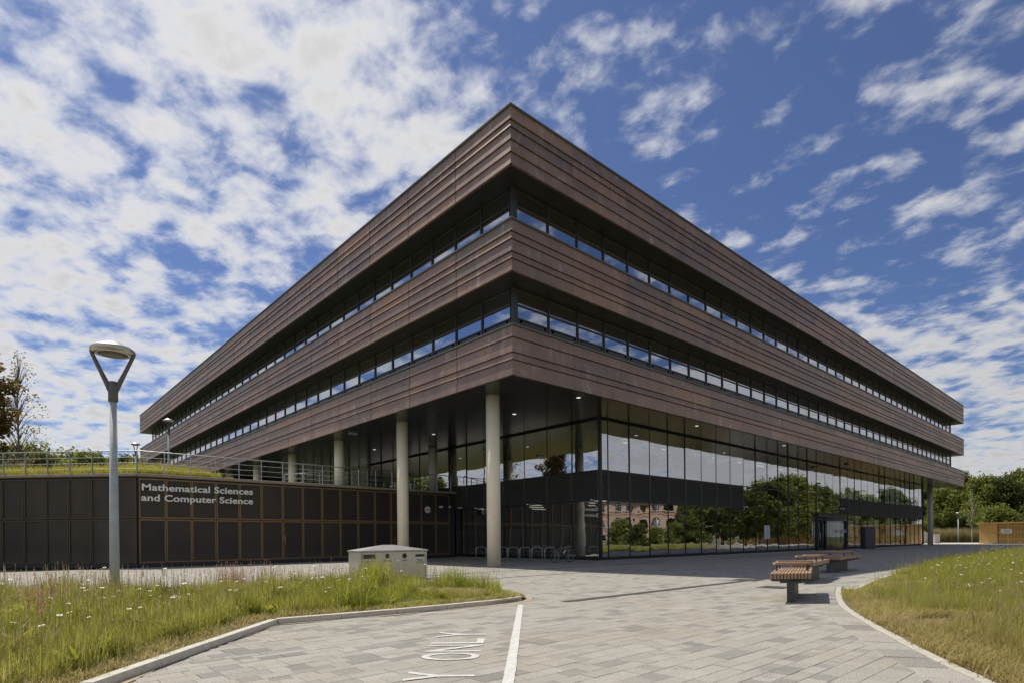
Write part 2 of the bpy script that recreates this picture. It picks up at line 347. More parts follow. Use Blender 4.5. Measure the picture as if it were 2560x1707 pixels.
# ------------------------------------------------------------------ mesh helpers
class MB:
    def __init__(s): s.v = []; s.f = []
    def add(s, vs, fs):
        o = len(s.v); s.v += [tuple(v) for v in vs]; s.f += [tuple(i + o for i in f) for f in fs]; return s
    def box(s, x0, x1, y0, y1, z0, z1):
        vs = [(x, y, z) for z in (z0, z1) for y in (y0, y1) for x in (x0, x1)]
        return s.add(vs, [(0, 2, 3, 1), (4, 5, 7, 6), (0, 1, 5, 4), (2, 6, 7, 3), (0, 4, 6, 2), (1, 3, 7, 5)])
    def obox(s, c, ax, ay, az, hx, hy, hz):
        c, ax, ay, az = Vector(c), Vector(ax).normalized(), Vector(ay).normalized(), Vector(az).normalized()
        vs = [c + ax * (sx * hx) + ay * (sy * hy) + az * (sz * hz) for sz in (-1, 1) for sy in (-1, 1) for sx in (-1, 1)]
        return s.add(vs, [(0, 2, 3, 1), (4, 5, 7, 6), (0, 1, 5, 4), (2, 6, 7, 3), (0, 4, 6, 2), (1, 3, 7, 5)])
    def bar(s, a, b, w, h, up=(0, 0, 1)):
        a, b = Vector(a), Vector(b); d = (b - a)
        ax = d.normalized(); ay = Vector(up).cross(ax)
        if ay.length < 1e-4: ay = Vector((1, 0, 0))
        ay.normalize(); az = ax.cross(ay)
        return s.obox((a + b) / 2, ax, ay, az, d.length / 2, w / 2, h / 2)
    def tube(s, pts, rad, n=8, cap=True):
        pts = [Vector(p) for p in pts]; m = len(pts)
        rad = rad if isinstance(rad, (list, tuple)) else [rad] * m
        ref = None; rings = []
        for i, p in enumerate(pts):
            d = (pts[min(i + 1, m - 1)] - pts[max(i - 1, 0)]).normalized()
            if ref is None:
                ref = Vector((0, 0, 1)) if abs(d.z) < 0.9 else Vector((1, 0, 0))
            u = ref - d * ref.dot(d)
            if u.length < 1e-4: u = Vector((1, 0, 0)) - d * d.x
            u.normalize(); v = d.cross(u); ref = u
            rings.append([p + (u * math.cos(2 * math.pi * k / n) + v * math.sin(2 * math.pi * k / n)) * rad[i] for k in range(n)])
        vs = [q for r in rings for q in r]; fs = []
        for i in range(m - 1):
            for k in range(n):
                a, b2 = i * n + k, i * n + (k + 1) % n
                fs.append((a, b2, b2 + n, a + n))
        if cap: fs.append(tuple(range(n - 1, -1, -1))); fs.append(tuple((m - 1) * n + k for k in range(n)))
        return s.add(vs, fs)
    def lathe(s, prof, n=24, c=(0, 0, 0)):
        cx, cy, cz = c; vs = [(cx + r * math.cos(2 * math.pi * k / n), cy + r * math.sin(2 * math.pi * k / n), cz + z) for r, z in prof for k in range(n)]
        fs = []
        for i in range(len(prof) - 1):
            for k in range(n):
                a, b2 = i * n + k, i * n + (k + 1) % n; fs.append((a, b2, b2 + n, a + n))
        fs.append(tuple(range(n - 1, -1, -1))); fs.append(tuple((len(prof) - 1) * n + k for k in range(n)))
        return s.add(vs, fs)
    def poly(s, pts, z0, z1):
        n = len(pts); vs = [(p[0], p[1], z0) for p in pts] + [(p[0], p[1], z1) for p in pts]
        fs = [tuple(range(n - 1, -1, -1)), tuple(range(n, 2 * n))] + [(i, (i + 1) % n, n + (i + 1) % n, n + i) for i in range(n)]
        return s.add(vs, fs)
    def mesh(s, name, mat, smooth=False):
        me = bpy.data.meshes.new(name); me.from_pydata(s.v, [], s.f); me.update()
        if mat: me.materials.append(M[mat] if isinstance(mat, str) else mat)
        if smooth:
            for p in me.polygons: p.use_smooth = len(p.vertices) <= 4
        return me
    def build(s, name, mat, parent=None, smooth=False, loc=None, rz=None):
        return link(name, s.mesh(name, mat, smooth), parent, loc, rz)
def link(name, me, parent=None, loc=None, rz=None):
    o = bpy.data.objects.new(name, me); COL.objects.link(o)
    if parent: o.parent = parent
    if loc is not None: o.location = loc
    if rz is not None: o.rotation_euler = (0, 0, rz)
    return o
def bevel(o, w=0.006, seg=2):
    m = o.modifiers.new('bevel', 'BEVEL'); m.width = w; m.segments = seg; m.limit_method = 'ANGLE'; m.angle_limit = R(40); return o
def tag(o, label=None, cat=None, group=None, kind=None):
    if label: o['label'] = label
    if cat: o['category'] = cat
    if group: o['group'] = group
    if kind: o['kind'] = kind
    return o
def empty(name, loc=(0, 0, 0), rz=0.0):
    o = bpy.data.objects.new(name, None); COL.objects.link(o); o.location = loc; o.rotation_euler = (0, 0, rz); o.empty_display_size = 0.2; return o
def kids(o): return [c for c in bpy.data.objects if c.parent == o]
def copy_tree(o, parent=None):
    c = o.copy(); COL.objects.link(c); c.parent = parent
    for ch in kids(o): copy_tree(ch, c)
    return c
def text_mesh(txt, size, depth, mat, bold=0.0, align='LEFT', spacing=1.0):
    cu = bpy.data.curves.new('lettering', 'FONT'); cu.body = txt; cu.size = size; cu.extrude = depth; cu.offset = bold; cu.align_x = align; cu.space_character = spacing; cu.resolution_u = 4
    ob = bpy.data.objects.new('lettering', cu); COL.objects.link(ob)
    dg = bpy.context.evaluated_depsgraph_get(); me = bpy.data.meshes.new_from_object(ob.evaluated_get(dg))
    bpy.data.objects.remove(ob); bpy.data.curves.remove(cu)
    me.materials.clear(); me.materials.append(M[mat]); return me
def xmax(me): return max(v.co.x for v in me.vertices)
SIGN = []
for txt_ in ('Mathematical Sciences', 'and Computer Science'):
    row_ = []
    for i_, ch_ in enumerate(txt_):
        if ch_ == ' ': continue
        own_ = text_mesh(ch_, 0.43, 0.02, 'letters', 0.010, spacing=1.03); pre_ = text_mesh(txt_[:i_ + 1], 0.43, 0.0, 'letters', 0.010, spacing=1.03)
        row_.append((own_, xmax(pre_) - xmax(own_))); bpy.data.meshes.remove(pre_)
    SIGN.append(row_)
def in_poly(x, y, poly):
    c = False; n = len(poly); j = n - 1
    for i in range(n):
        xi, yi = poly[i][0], poly[i][1]; xj, yj = poly[j][0], poly[j][1]
        if (yi > y) != (yj > y) and x < (xj - xi) * (y - yi) / (yj - yi) + xi: c = not c
        j = i
    return c
def seg_dist(x, y, poly):
    best = 1e9; n = len(poly)
    for i in range(n):
        ax, ay = poly[i][0], poly[i][1]; bx, by = poly[(i + 1) % n][0], poly[(i + 1) % n][1]
        dx, dy = bx - ax, by - ay; L = dx * dx + dy * dy
        tt = 0 if L == 0 else max(0, min(1, ((x - ax) * dx + (y - ay) * dy) / L))
        best = min(best, math.hypot(x - ax - dx * tt, y - ay - dy * tt))
    return best
def smooth_path(pts, n=6):
    out = []
    P = [Vector((p[0], p[1], 0)) for p in pts]
    for i in range(len(P) - 1):
        p0, p1, p2, p3 = P[max(i - 1, 0)], P[i], P[i + 1], P[min(i + 2, len(P) - 1)]
        for k in range(n):
            u = k / n
            out.append(0.5 * ((2 * p1) + (p2 - p0) * u + (2 * p0 - 5 * p1 + 4 * p2 - p3) * u * u + (3 * p1 - p0 - 3 * p2 + p3) * u ** 3))
    out.append(P[-1]); return out
def resample(path, step):
    out = [path[0].copy()]; acc = 0
    for a, b in zip(path[:-1], path[1:]):
        L = (b - a).length; d = step - acc
        while d <= L: out.append(a + (b - a) * (d / L)); d += step
        acc = L - (d - step)
    if (out[-1] - path[-1]).length > step * 0.3: out.append(path[-1].copy())
    return out

# ================================================================== SETTING: ground, plaza, lawns
from mathutils.geometry import delaunay_2d_cdt
MB().poly([(-2500, -2500), (2500, -2500), (2500, 2500), (-2500, 2500)], -0.4, -0.06).build('ground', 'field')['kind'] = 'structure'
plaza = MB().poly([(-45, -45), (83.2, -45), (83.2, 15.0), (-45, 15.0)], -0.3, -0.006).build('plaza_paving', 'pave_b'); plaza['kind'] = 'structure'
path = MB().poly([(83.25, -30), (92.5, -30), (99, 4), (99, 40), (83.25, 40)], -0.3, -0.008).build('concrete_path', 'concrete'); path['kind'] = 'structure'

# left lawn outline (lateral, depth) in metres from the viewpoint
left_front = [(-3.22, 1.6), (-3.24, 3.2), (-3.26, 4.78), (-3.28, 6.5), (-3.28, 8.1)]
left_run = [(-3.28, 8.1), (-2.5, 8.62), (-1.79, 9.12), (-0.62, 10.05), (-0.07, 10.55), (0.16, 10.9), (0.25, 11.35), (0.10, 11.85), (-0.35, 12.3)]
left_back = [(-0.35, 12.3), (-1.2, 13.0), (-2.6, 13.3), (-4.2, 12.7), (-6.5, 11.7), (-9.5, 11.2), (-14, 11.2), (-14, 1.6)]
kerbA = [W(*p) for p in left_front]; kerbB = smooth_path([W(*p) for p in left_run], 5)
LAWN_L = [(p.x, p.y) for p in kerbA[:-1]] + [(p.x, p.y) for p in kerbB[:-1]] + [(W(*p).x, W(*p).y) for p in left_back]
# right lawn outline from the edge seen in the photograph
re_pts = [(2.9, 1.8)] + [LD(G(x, y)) for x, y in ((2492, 1707), (2373, 1654), (2264, 1600), (2166, 1546), (2117, 1513), (2104, 1487), (2106, 1466))] \
       + [LD(G(x, y, 0.22)) for x, y in ((2128, 1453), (2188, 1431), (2286, 1404), (2394, 1383), (2560, 1369))]
re_path = smooth_path([W(*p) for p in re_pts], 6)
l_end, d_end = re_pts[-1]
LAWN_R = [(p.x, p.y) for p in re_path] + [(W(*p).x, W(*p).y) for p in ((l_end + 14, d_end + 9), (75, 48), (75, 4), (20, 1.0))]

def hL(x, y):
    d = seg_dist(x, y, LAWN_L); return 0.055 + 0.085 * min(d, 2.6) + 0.03 * math.sin(x * 1.9 + 1) * math.sin(y * 1.7) * min(1, d)
def hR(x, y):
    d = seg_dist(x, y, LAWN_R); return 0.012 + 0.045 * min(d, 7.0) + 0.035 * math.sin(x * 0.8) * math.sin(y * 0.9 + 2) * min(1, d)
def lawn(name, poly, hf, step, lim, mat='soil'):
    xs = [p[0] for p in poly]; ys = [p[1] for p in poly]
    vs = [Vector((p[0], p[1])) for p in poly]; n = len(vs)
    x = min(xs)
    while x < max(xs):
        y = min(ys)
        while y < max(ys):
            l, d = LD((x, y))
            st = step if d < lim else step * 4
            if in_poly(x, y, poly) and seg_dist(x, y, poly) > step * 0.4 and (d < lim or (int(x / step) % 4 == 0 and int(y / step) % 4 == 0)):
                vs.append(Vector((x + random.uniform(-.05, .05), y + random.uniform(-.05, .05))))
            y += step
        x += step
    v2, e2, f2, *_ = delaunay_2d_cdt(vs, [(i, (i + 1) % n) for i in range(n)], [], 1, 1e-5)
    mb = MB(); mb.v = [(v.x, v.y, hf(v.x, v.y)) for v in v2]; mb.f = [tuple(f) for f in f2]
    o = mb.build(name, mat, smooth=True); o['kind'] = 'structure'; return o
lawn('lawn', LAWN_L, hL, 0.4, 30); lawn('lawn', LAWN_R, hR, 0.5, 25)

# kerb round the left lawn, stone by stone
def stones(parent, pth, step, width, z0, z1, mat, gap=0.006, side=1, name='kerb_stone', wob=0.003):
    q = resample(pth, step)
    for a, b in zip(q[:-1], q[1:]):
        if (b - a).length < 0.08: continue
        d = (b - a).normalized(); nrm = Vector((-d.y, d.x, 0)) * side
        a2, b2 = a + d * gap / 2, b - d * gap / 2; dz = random.uniform(-wob, wob)
        mb = MB().poly([tuple(v) for v in ((a2, b2, b2 + nrm * width, a2 + nrm * width) if side > 0 else (b2, a2, a2 + nrm * width, b2 + nrm * width))], z0, z1 + dz)
        o = mb.build(name, mat, parent); bevel(o, 0.008, 2)
kl = tag(empty('kerb', kerbA[-1]), 'pale concrete kerb curving round the left lawn', 'kerb')
kl.location = (0, 0, 0)
stones(kl, kerbA[::-1], 0.9, 0.115, -0.05, 0.075, 'kerb', side=-1); stones(kl, kerbB, 0.9, 0.115, -0.05, 0.075, 'kerb', side=1)
kr = tag(empty('lawn_edging'), 'flush pale edging blocks round the right lawn', 'edging')
stones(kr, re_path[:60], 0.6, 0.10, -0.05, 0.012, 'edging', side=1, name='edging_block')
# second, grey course of blocks outside the pale edging
off = []
for i, p in enumerate(re_path[:48]):
    d = (re_path[i + 1] - re_path[max(i - 1, 0)]).normalized(); off.append(p + Vector((-d.y, d.x, 0)) * 0.115)
stones(kr, off, 0.42, 0.34, -0.05, 0.004, 'pave_o', side=1, name='border_block', gap=0.01)
BORDER = [(p.x, p.y) for p in re_path[:49]]

# ---- paving blocks: courses run along X
LENS = (0.17, 0.23, 0.29, 0.36); WIDS = (0.14, 0.17, 0.21)
slabs = []
y = -17.2
while y < 2.45:
    w = random.choice(WIDS); x = -17.0 + random.uniform(0, 0.3)
    while x < 22:
        L = random.choice(LENS)
        cx, cy = x + L / 2, y + w / 2
        x += L
        l, d = LD((cx, cy))
        if d < 3.0 or d > 25: continue
        q = pix((cx, cy, 0))
        if not q or q[0] < -120 or q[0] > 2680 or q[1] > 1800: continue
        if in_poly(cx, cy, LAWN_L) or in_poly(cx, cy, LAWN_R): continue
        if d < 22 and (seg_dist(cx, cy, LAWN_L) < 0.08 or (l > 1.5 and d < 18 and min(math.hypot(cx - b[0], cy - b[1]) for b in BORDER) < 0.42 and in_poly(cx, cy, LAWN_R) is False and seg_dist(cx, cy, LAWN_R) < 0.36)): continue
        if abs(cy + 9.0) < 0.16 and -7.0 < cx < 1.1: continue
        slabs.append((L * w / (d * d) * (1 / d), cx, cy, L, w))
    y += w
slabs.sort(reverse=True)
sm = {}
for L in LENS:
    for w in WIDS:
        g = 0.0022; mb = MB(); hx, hy = L / 2 - g, w / 2 - g; c = 0.002
        mb.add([(-hx, -hy, -0.02), (hx, -hy, -0.02), (hx, hy, -0.02), (-hx, hy, -0.02), (-hx, -hy, -c), (hx, -hy, -c), (hx, hy, -c), (-hx, hy, -c), (-hx + c, -hy + c, 0), (hx - c, -hy + c, 0), (hx - c, hy - c, 0), (-hx + c, hy - c, 0)],
               [(0, 1, 5, 4), (1, 2, 6, 5), (2, 3, 7, 6), (3, 0, 4, 7), (4, 5, 9, 8), (5, 6, 10, 9), (6, 7, 11, 10), (7, 4, 8, 11), (8, 9, 10, 11)])
        sm[L, w] = (mb, mb.mesh('paving_block', 'pave_o'))
def jz(): return random.uniform(-0.0018, 0.0018)
for a, cx, cy, L, w in slabs[:300]:
    o = link('paving_block', sm[L, w][1], plaza, (cx, cy, jz()))
rest = MB()
for a, cx, cy, L, w in slabs[300:]:
    z = jz(); rest.add([(v[0] + cx, v[1] + cy, v[2] + z) for v in sm[L, w][0].v], sm[L, w][0].f)
rest.build('paving_blocks', 'pave_i', plaza)['kind'] = 'stuff'
print('slabs', len(slabs))

# ---- wind-blown sand and dead leaves against the kerb
sdm = MB(); lit = MB(); r9 = random.Random(9)
for pth, sg in ((resample(kerbA[::-1], .12), 1), (resample(kerbB, .12), -1)):
    prev = None; wv_ = .05
    for i in range(len(pth) - 1):
        d = (pth[i + 1] - pth[i]).normalized(); nrm = Vector((-d.y, d.x, 0)) * sg
        wv_ = min(.17, max(.012, wv_ + r9.uniform(-.03, .03)))
        cur = (pth[i], pth[i] + nrm * wv_)
        if prev: sdm.add([(p.x, p.y, .0035) for p in (prev[0], cur[0], cur[1], prev[1])], [(0, 1, 2, 3)] if sg < 0 else [(3, 2, 1, 0)])
        prev = cur
        for _ in range(2):
            c = pth[i] + nrm * abs(r9.gauss(0.02, .10)) + d * r9.uniform(0, .12); a = r9.uniform(0, 6.28); q = r9.uniform(.004, .014); u, v = Vector((math.cos(a), math.sin(a), r9.uniform(-.3, .3))) * q, Vector((-math.sin(a), math.cos(a), r9.uniform(-.3, .3))) * q * .6
            c.z = .010; lit.add([c - u, c + v, c + u, c - v], [(0, 1, 2, 3)])
for _ in range(420):
    c = W(r9.uniform(-3, 4), r9.uniform(4.2, 12)); a = r9.uniform(0, 6.28); q = r9.uniform(.003, .010); u, v = Vector((math.cos(a), math.sin(a), .2)) * q, Vector((-math.sin(a), math.cos(a), 0)) * q * .6
    if in_poly(c.x, c.y, LAWN_L) or in_poly(c.x, c.y, LAWN_R): continue
    c.z = .009; lit.add([c - u, c + v, c + u, c - v], [(0, 1, 2, 3)])
M['drift'] = simple('sand_drift', (0.40, 0.31, 0.205), 0.95, 0, 0.25, 30); M['deadleaf'] = simple('dead_leaf', (0.12, 0.075, 0.04), 0.9, 0, 0.3, 30)
tag(sdm.build('sand_drift', 'drift'), 'thin tan strip of blown sand along the left kerb', 'sand', None, 'stuff')
tag(lit.build('leaf_litter', 'deadleaf'), 'tiny dead leaves scattered along the kerb and paving', 'leaves', None, 'stuff')

# ---- slot drains and covers
def drain(a, b, w, label, n=None):
    d = (Vector(b) - Vector(a)); L = d.length; d.normalize()
    o = MB().poly([(a[0], a[1] - w / 2), (b[0], b[1] - w / 2), (b[0], b[1] + w / 2), (a[0], a[1] + w / 2)], -0.03, 0.005).build('drain_channel', 'drain')
    tag(o, label, 'drain', 'drain channels set in the plaza'); return o
drain((-6.9, -9.0), (1.0, -9.0), 0.22, 'wide dark drain channel crossing the sunny paving in front of the benches')
drain((-8.5, -3.15), (3.0, -3.15), 0.10, 'dark slot drain running out from the end of the left lawn')
drain((-9.5, -0.4), (9.5, -0.4), 0.09, 'long dark slot drain passing the cream corner column')
drain((15.0, -0.45), (36.0, -0.45), 0.10, 'dark slot drain in the shade behind the near bench')
drain((39.0, -0.45), (57.0, -0.45), 0.12, 'dark slot drain in front of the revolving door')
drain((60.0, 0.9), (80.0, 0.9), 0.14, 'dark slot drain near the far round column')
for pts, lb in (([(2030 - 130, 1467), (2030 - 95, 1463)], 'grey inspection cover in the paving beside the near bench'),):
    c = G(1935, 1467); c2 = MB().poly([(c.x - .3, c.y - .3), (c.x + .3, c.y - .3), (c.x + .3, c.y + .3), (c.x - .3, c.y + .3)], -0.02, 0.004).build('inspection_cover', 'drain'); tag(c2, lb, 'cover')
c = G(1868, 1449); tag(MB().poly([(c.x - .35, c.y - .35), (c.x + .35, c.y - .35), (c.x + .35, c.y + .35), (c.x - .35, c.y + .35)], -0.02, 0.0045).build('inspection_cover', 'drain'), 'dark square inspection cover at the end of the wide drain', 'cover')

# ---- painted line and the words on the paving
ln = MB(); rl = random.Random(3)
A, B = W(-0.075, 3.6), W(0.14, 10.15); nseg = 60; d = (B - A).normalized(); nr = Vector((-d.y, d.x, 0))
vs = []
for i in range(nseg + 1):
    p = A + (B - A) * (i / nseg); vs += [p + nr * (0.048 + rl.uniform(-.004, .003)), p - nr * (0.048 + rl.uniform(-.004, .003))]
ln.add([(v.x, v.y, 0.0065) for v in vs], [(2 * i + 1, 2 * i + 3, 2 * i + 2, 2 * i) for i in range(nseg)])
tag(ln.build('painted_line', 'paint'), 'straight white line painted on the paving near the kerb tip', 'line')
wd = tag(empty('painted_words', W(-0.33, 4.75)), 'white words painted sideways on the paving beside the line', 'marking')
wd.location = (0, 0, 0)
for ch, d0, d1 in (('Y', 4.75, 5.09), ('O', 5.56, 5.92), ('N', 5.98, 6.37), ('L', 6.44, 6.75), ('Y', 6.87, 7.25)):
    me = text_mesh(ch, 1.0, 0.0, 'paint', 0.004)
    co = np.array([v.co for v in me.vertices]); mn, mxv = co.min(0), co.max(0)
    sy = 0.58; lat0 = -0.325 - 0.018 * (5.5 - d0) / 1.0 * 0
    for v in me.vertices:
        u = (v.co.x - mn[0]) / (mxv[0] - mn[0]); q = (v.co.y - mn[1]) / (mxv[1] - mn[1])
        p = W(lat0 - 0.585 * q, d0 + (d1 - d0) * u, 0.006); v.co = p
    link('letter', me, wd)

# ================================================================== GRASS (geometry-node instances of small tufts)
def hidden_col(name):
    return bpy.data.collections.new(name)
def blade(mb, x, y, h, w, ang, bend, seg=3):
    d = Vector((math.cos(ang), math.sin(ang), 0)); s = Vector((-d.y, d.x, 0)); vs = []
    for i in range(seg + 1):
        u = i / seg; c = Vector((x, y, 0)) + d * (bend * h * u * u) + Vector((0, 0, h * u * (1 - 0.25 * bend * u)))
        if i < seg: vs += [c + s * w * (1 - u * 0.7) / 2, c - s * w * (1 - u * 0.7) / 2]
        else: vs.append(c)
    n = len(vs); fs = [(2 * i, 2 * i + 1, 2 * i + 3, 2 * i + 2) for i in range(seg - 1)] + [(n - 3, n - 2, n - 1)]
    mb.add(vs, fs)
def tuft(col, name, mat, n, rad, h0, h1, w, bend, seed, heads=None):
    r = random.Random(seed); mb = MB()
    for _ in range(n):
        a = r.uniform(0, 6.283); q = rad * math.sqrt(r.random())
        blade(mb, q * math.cos(a), q * math.sin(a), r.uniform(h0, h1), w * r.uniform(.7, 1.3), r.uniform(0, 6.283), r.uniform(*bend))
    me = mb.mesh(name, mat)
    if heads:
        m2, nh, hh0, hh1, hl, hw = heads
        mb2 = MB(); mb2.v = list(mb.v); mb2.f = list(mb.f); nf = len(mb2.f)
        for _ in range(nh):
            a = r.uniform(0, 6.283); q = rad * 1.3 * math.sqrt(r.random()); h = r.uniform(hh0, hh1); x, y = q * math.cos(a), q * math.sin(a); lx, ly = r.uniform(-.12, .12) * h, r.uniform(-.12, .12) * h
            mb2.tube([(x, y, 0), (x + lx * .5, y + ly * .5, h * .55), (x + lx, y + ly, h)], [0.0022, 0.0016, 0.001], 3)
            for k in range(7):
                u = k / 7; c = Vector((x + lx * (1 - (1 - u) * hl), y + ly, h - hl * (1 - u))); aa = r.uniform(0, 6.283); ww = hw * (1.15 - u) * r.uniform(.5, 1.2)
                dx, dy = math.cos(aa) * ww, math.sin(aa) * ww
                mb2.add([c + Vector((0, 0, -.012)), c + Vector((dx, dy, .006)), c + Vector((0, 0, .03))], [(0, 1, 2)])
        me = bpy.data.meshes.new(name); me.from_pydata(mb2.v, [], mb2.f); me.update(); me.materials.append(M[mat]); me.materials.append(M[m2])
        for p in me.polygons:
            if p.index >= nf: p.material_index = 1
    o = bpy.data.objects.new(name, me); col.objects.link(o); return o
def scatter(name, pts, idx, scl, dry, col):
    me = bpy.data.meshes.new(name); me.from_pydata([tuple(p) for p in pts], [], []); n = len(pts)
    for an, ty, data in (('idx', 'INT', idx), ('scl', 'FLOAT', scl), ('dry', 'FLOAT', dry), ('rotz', 'FLOAT', rng.uniform(0, 6.283, n))):
        at = me.attributes.new(an, ty, 'POINT'); at.data.foreach_set('value', np.asarray(data))
    o = bpy.data.objects.new(name, me); COL.objects.link(o); o['kind'] = 'stuff'
    ng = bpy.data.node_groups.new(name, 'GeometryNodeTree')
    ng.interface.new_socket('Geometry', in_out='INPUT', socket_type='NodeSocketGeometry'); ng.interface.new_socket('Geometry', in_out='OUTPUT', socket_type='NodeSocketGeometry')
    gi = ng.nodes.new('NodeGroupInput'); go = ng.nodes.new('NodeGroupOutput'); ip = ng.nodes.new('GeometryNodeInstanceOnPoints'); ci = ng.nodes.new('GeometryNodeCollectionInfo')
    ci.inputs['Collection'].default_value = col; ci.inputs['Separate Children'].default_value = True; ci.inputs['Reset Children'].default_value = True
    def na(nm, ty):
        q = ng.nodes.new('GeometryNodeInputNamedAttribute'); q.data_type = ty; q.inputs['Name'].default_value = nm; return q.outputs['Attribute']
    ip.inputs['Pick Instance'].default_value = True
    ng.links.new(gi.outputs[0], ip.inputs['Points']); ng.links.new(ci.outputs[0], ip.inputs['Instance'])
    ng.links.new(na('idx', 'INT'), ip.inputs['Instance Index']); ng.links.new(na('scl', 'FLOAT'), ip.inputs['Scale'])
    cx = ng.nodes.new('ShaderNodeCombineXYZ'); ng.links.new(na('rotz', 'FLOAT'), cx.inputs[2]); ng.links.new(cx.outputs[0], ip.inputs['Rotation'])
    ng.links.new(ip.outputs[0], go.inputs[0])
    md = o.modifiers.new('scatter', 'NODES'); md.node_group = ng
    return o
GC = hidden_col('grass_tufts')
for i, (hh0, hh1, bb0, bb1) in enumerate(((0.14, 0.36, 0.1, 0.6), (0.10, 0.30, 0.4, 1.3), (0.18, 0.42, 0.0, 0.45))): tuft(GC, 'a_tuft%d' % i, 'grass', 28, 0.12, hh0, hh1, 0.0085, (bb0, bb1), i)
for i in range(2): tuft(GC, 'b_short%d' % i, 'grass', 30, 0.11, 0.04, 0.13, 0.008, (0.3, 1.3), 10 + i)
tuft(GC, 'c_seed', 'grass', 10, 0.10, 0.15, 0.33, 0.008, (0.1, 0.6), 20, ('straw', 5, 0.33, 0.55, 0.16, 0.012))
tuft(GC, 'e_weed', 'grass', 12, 0.10, 0.10, 0.26, 0.034, (0.5, 1.5), 23)
tuft(GC, 'd_pink', 'grass', 8, 0.10, 0.18, 0.36, 0.008, (0.1, 0.6), 21, ('pinkseed', 8, 0.40, 0.66, 0.32, 0.030))
# alphabetical order: 0-2 tall, 3-4 short, 5 seed, 6 pink
def vnoise(x, y, s):
    return (math.sin(x * 1.3 * s + 1.7) * math.cos(y * 1.1 * s - .6) + 0.6 * math.sin(x * 2.7 * s - y * 2.1 * s + 2) + 0.4 * math.sin(y * 4.3 * s + x * 3.1 * s)) / 2
P, I, S, D = [], [], [], []
tipc = W(-1.15, 11.2)
def put(p, i, s, d): P.append(p); I.append(i); S.append(s); D.append(max(0, min(1, d)))
for _ in range(21000):
    l, d = random.uniform(-14, 0.4), random.uniform(2.8, 13.6)
    if abs(l) > d * 0.95 + 0.6: continue
    p = W(l, d)
    if not in_poly(p.x, p.y, LAWN_L): continue
    e = seg_dist(p.x, p.y, LAWN_L)
    if e < 0.13 + 0.05 * random.random(): continue
    z = hL(p.x, p.y); n = vnoise(p.x, p.y, 1.0)
    green = max(0, min(1, (l + 4.6) / 2.2)) * max(0, min(1, (d - 7.5) / 2))
    dry = 0.24 - 0.26 * green + 0.16 * n + random.uniform(-.12, .14)
    br = math.hypot(p.x - tipc.x, (p.y - tipc.y))
    front = d < 9.5 or True
    ke = min((W(*a) - Vector((p.x, p.y, 0))).length for a in left_front + left_run[:6])
    edge = max(0, 1 - max(0, seg_dist(p.x, p.y, LAWN_L) - 0.12) / (0.42 + 0.25 * vnoise(p.x * 2, p.y * 2, 1))) if ke < 1.2 else 0
    if br < 0.75: dry = 0.85 - 0.3 * br; put((p.x, p.y, z), random.choice((3, 4)), random.uniform(.7, 1.1), dry); continue
    if edge > 0.25:
        put((p.x, p.y, z - 0.02), random.choice((3, 4)), random.uniform(.7, 1.2), dry + edge * 0.75); continue
    hs = (0.84 + 0.25 * n) * (1.0 + 0.42 * green)
    k = random.random()
    hs *= 0.66 + 0.75 * max(0, vnoise(p.x, p.y, 2.6)) ** 0.8
    if abs(l + 0.95) < 0.9 and 9.9 < d < 11.3: hs *= 0.5
    if k < 0.06: put((p.x, p.y, z), 5, random.uniform(.7, 1.15), dry)
    elif k < 0.085 and vnoise(p.x, p.y, 1.9) > 0: put((p.x, p.y, z), 7, random.uniform(.8, 1.4), -.1)
    else: put((p.x, p.y, z), random.choice((0, 1, 2, 0, 1, 2, 3)), hs * random.uniform(.75, 1.2), dry)
for px, py, n, sp in ((600, 1466, 15, .30), (770, 1446, 8, .5), (900, 1442, 12, .5), (1010, 1438, 10, .5), (60, 1560, 3, .4)):
    c = G(px, py, 0.25)
    for _ in range(n):
        q = (c.x + random.gauss(0, sp), c.y + random.gauss(0, sp) * .6)
        if in_poly(*q, LAWN_L): put((*q, hL(*q)), 6, random.uniform(.85, 1.15), 0.1)
tag(scatter('lawn_grass', P, I, S, D, GC), 'long green meadow grass with seed heads on the left lawn', 'grass')
P, I, S, D = [], [], [], []
b1, b2 = G(2340, 1566), G(2255, 1468)
for _ in range(46000):
    d = 3.2 + 40 * random.random() ** 1.5; l = random.uniform(1.5, min(45, d * 0.93 + 1.5))
    if random.random() > min(1.0, (7.5 / d) ** 0.55): continue
    p = W(l, d)
    if not in_poly(p.x, p.y, LAWN_R): continue
    e = seg_dist(p.x, p.y, LAWN_R)
    if e < 0.10: continue
    z = hR(p.x, p.y); n = vnoise(p.x, p.y, 0.7)
    dry = 0.24 + 0.2 * n + 0.30 * max(0, vnoise(p.x + 5, p.y, 0.45)) - 0.028 * (d - 9) + random.uniform(-.14, .16)
    near = max(0, 1 - e / (1.0 + 0.5 * n)) if d < 16 else max(0, 1 - e / 0.3) * .4
    bp = max(0, 1 - math.hypot((p.x - b1.x) / 1.0, (p.y - b1.y) / 0.8), 1 - math.hypot((p.x - b2.x) / 1.6, (p.y - b2.y) / 0.9))
    if bp > 0.55 and random.random() < .75: continue
    dry += near * 0.45 + bp * 0.5
    big = 1 + max(0, d - 12) * 0.03
    k = random.random()
    if near > random.uniform(.1, .7) or bp > 0.2: put((p.x, p.y, z - .015), random.choice((3, 4)), random.uniform(.8, 1.5), dry)
    elif k < 0.04: put((p.x, p.y, z), 5, random.uniform(.6, .9) * big, dry)
    else: put((p.x, p.y, z), random.choice((0, 1, 2, 3, 4)), random.uniform(.6, .95) * big * (0.80 + .25 * n + .25 * max(0, vnoise(p.x, p.y, 2.2))), dry)
tag(scatter('lawn_grass', P, I, S, D, GC), 'green meadow grass drying to straw on the right lawn', 'grass')

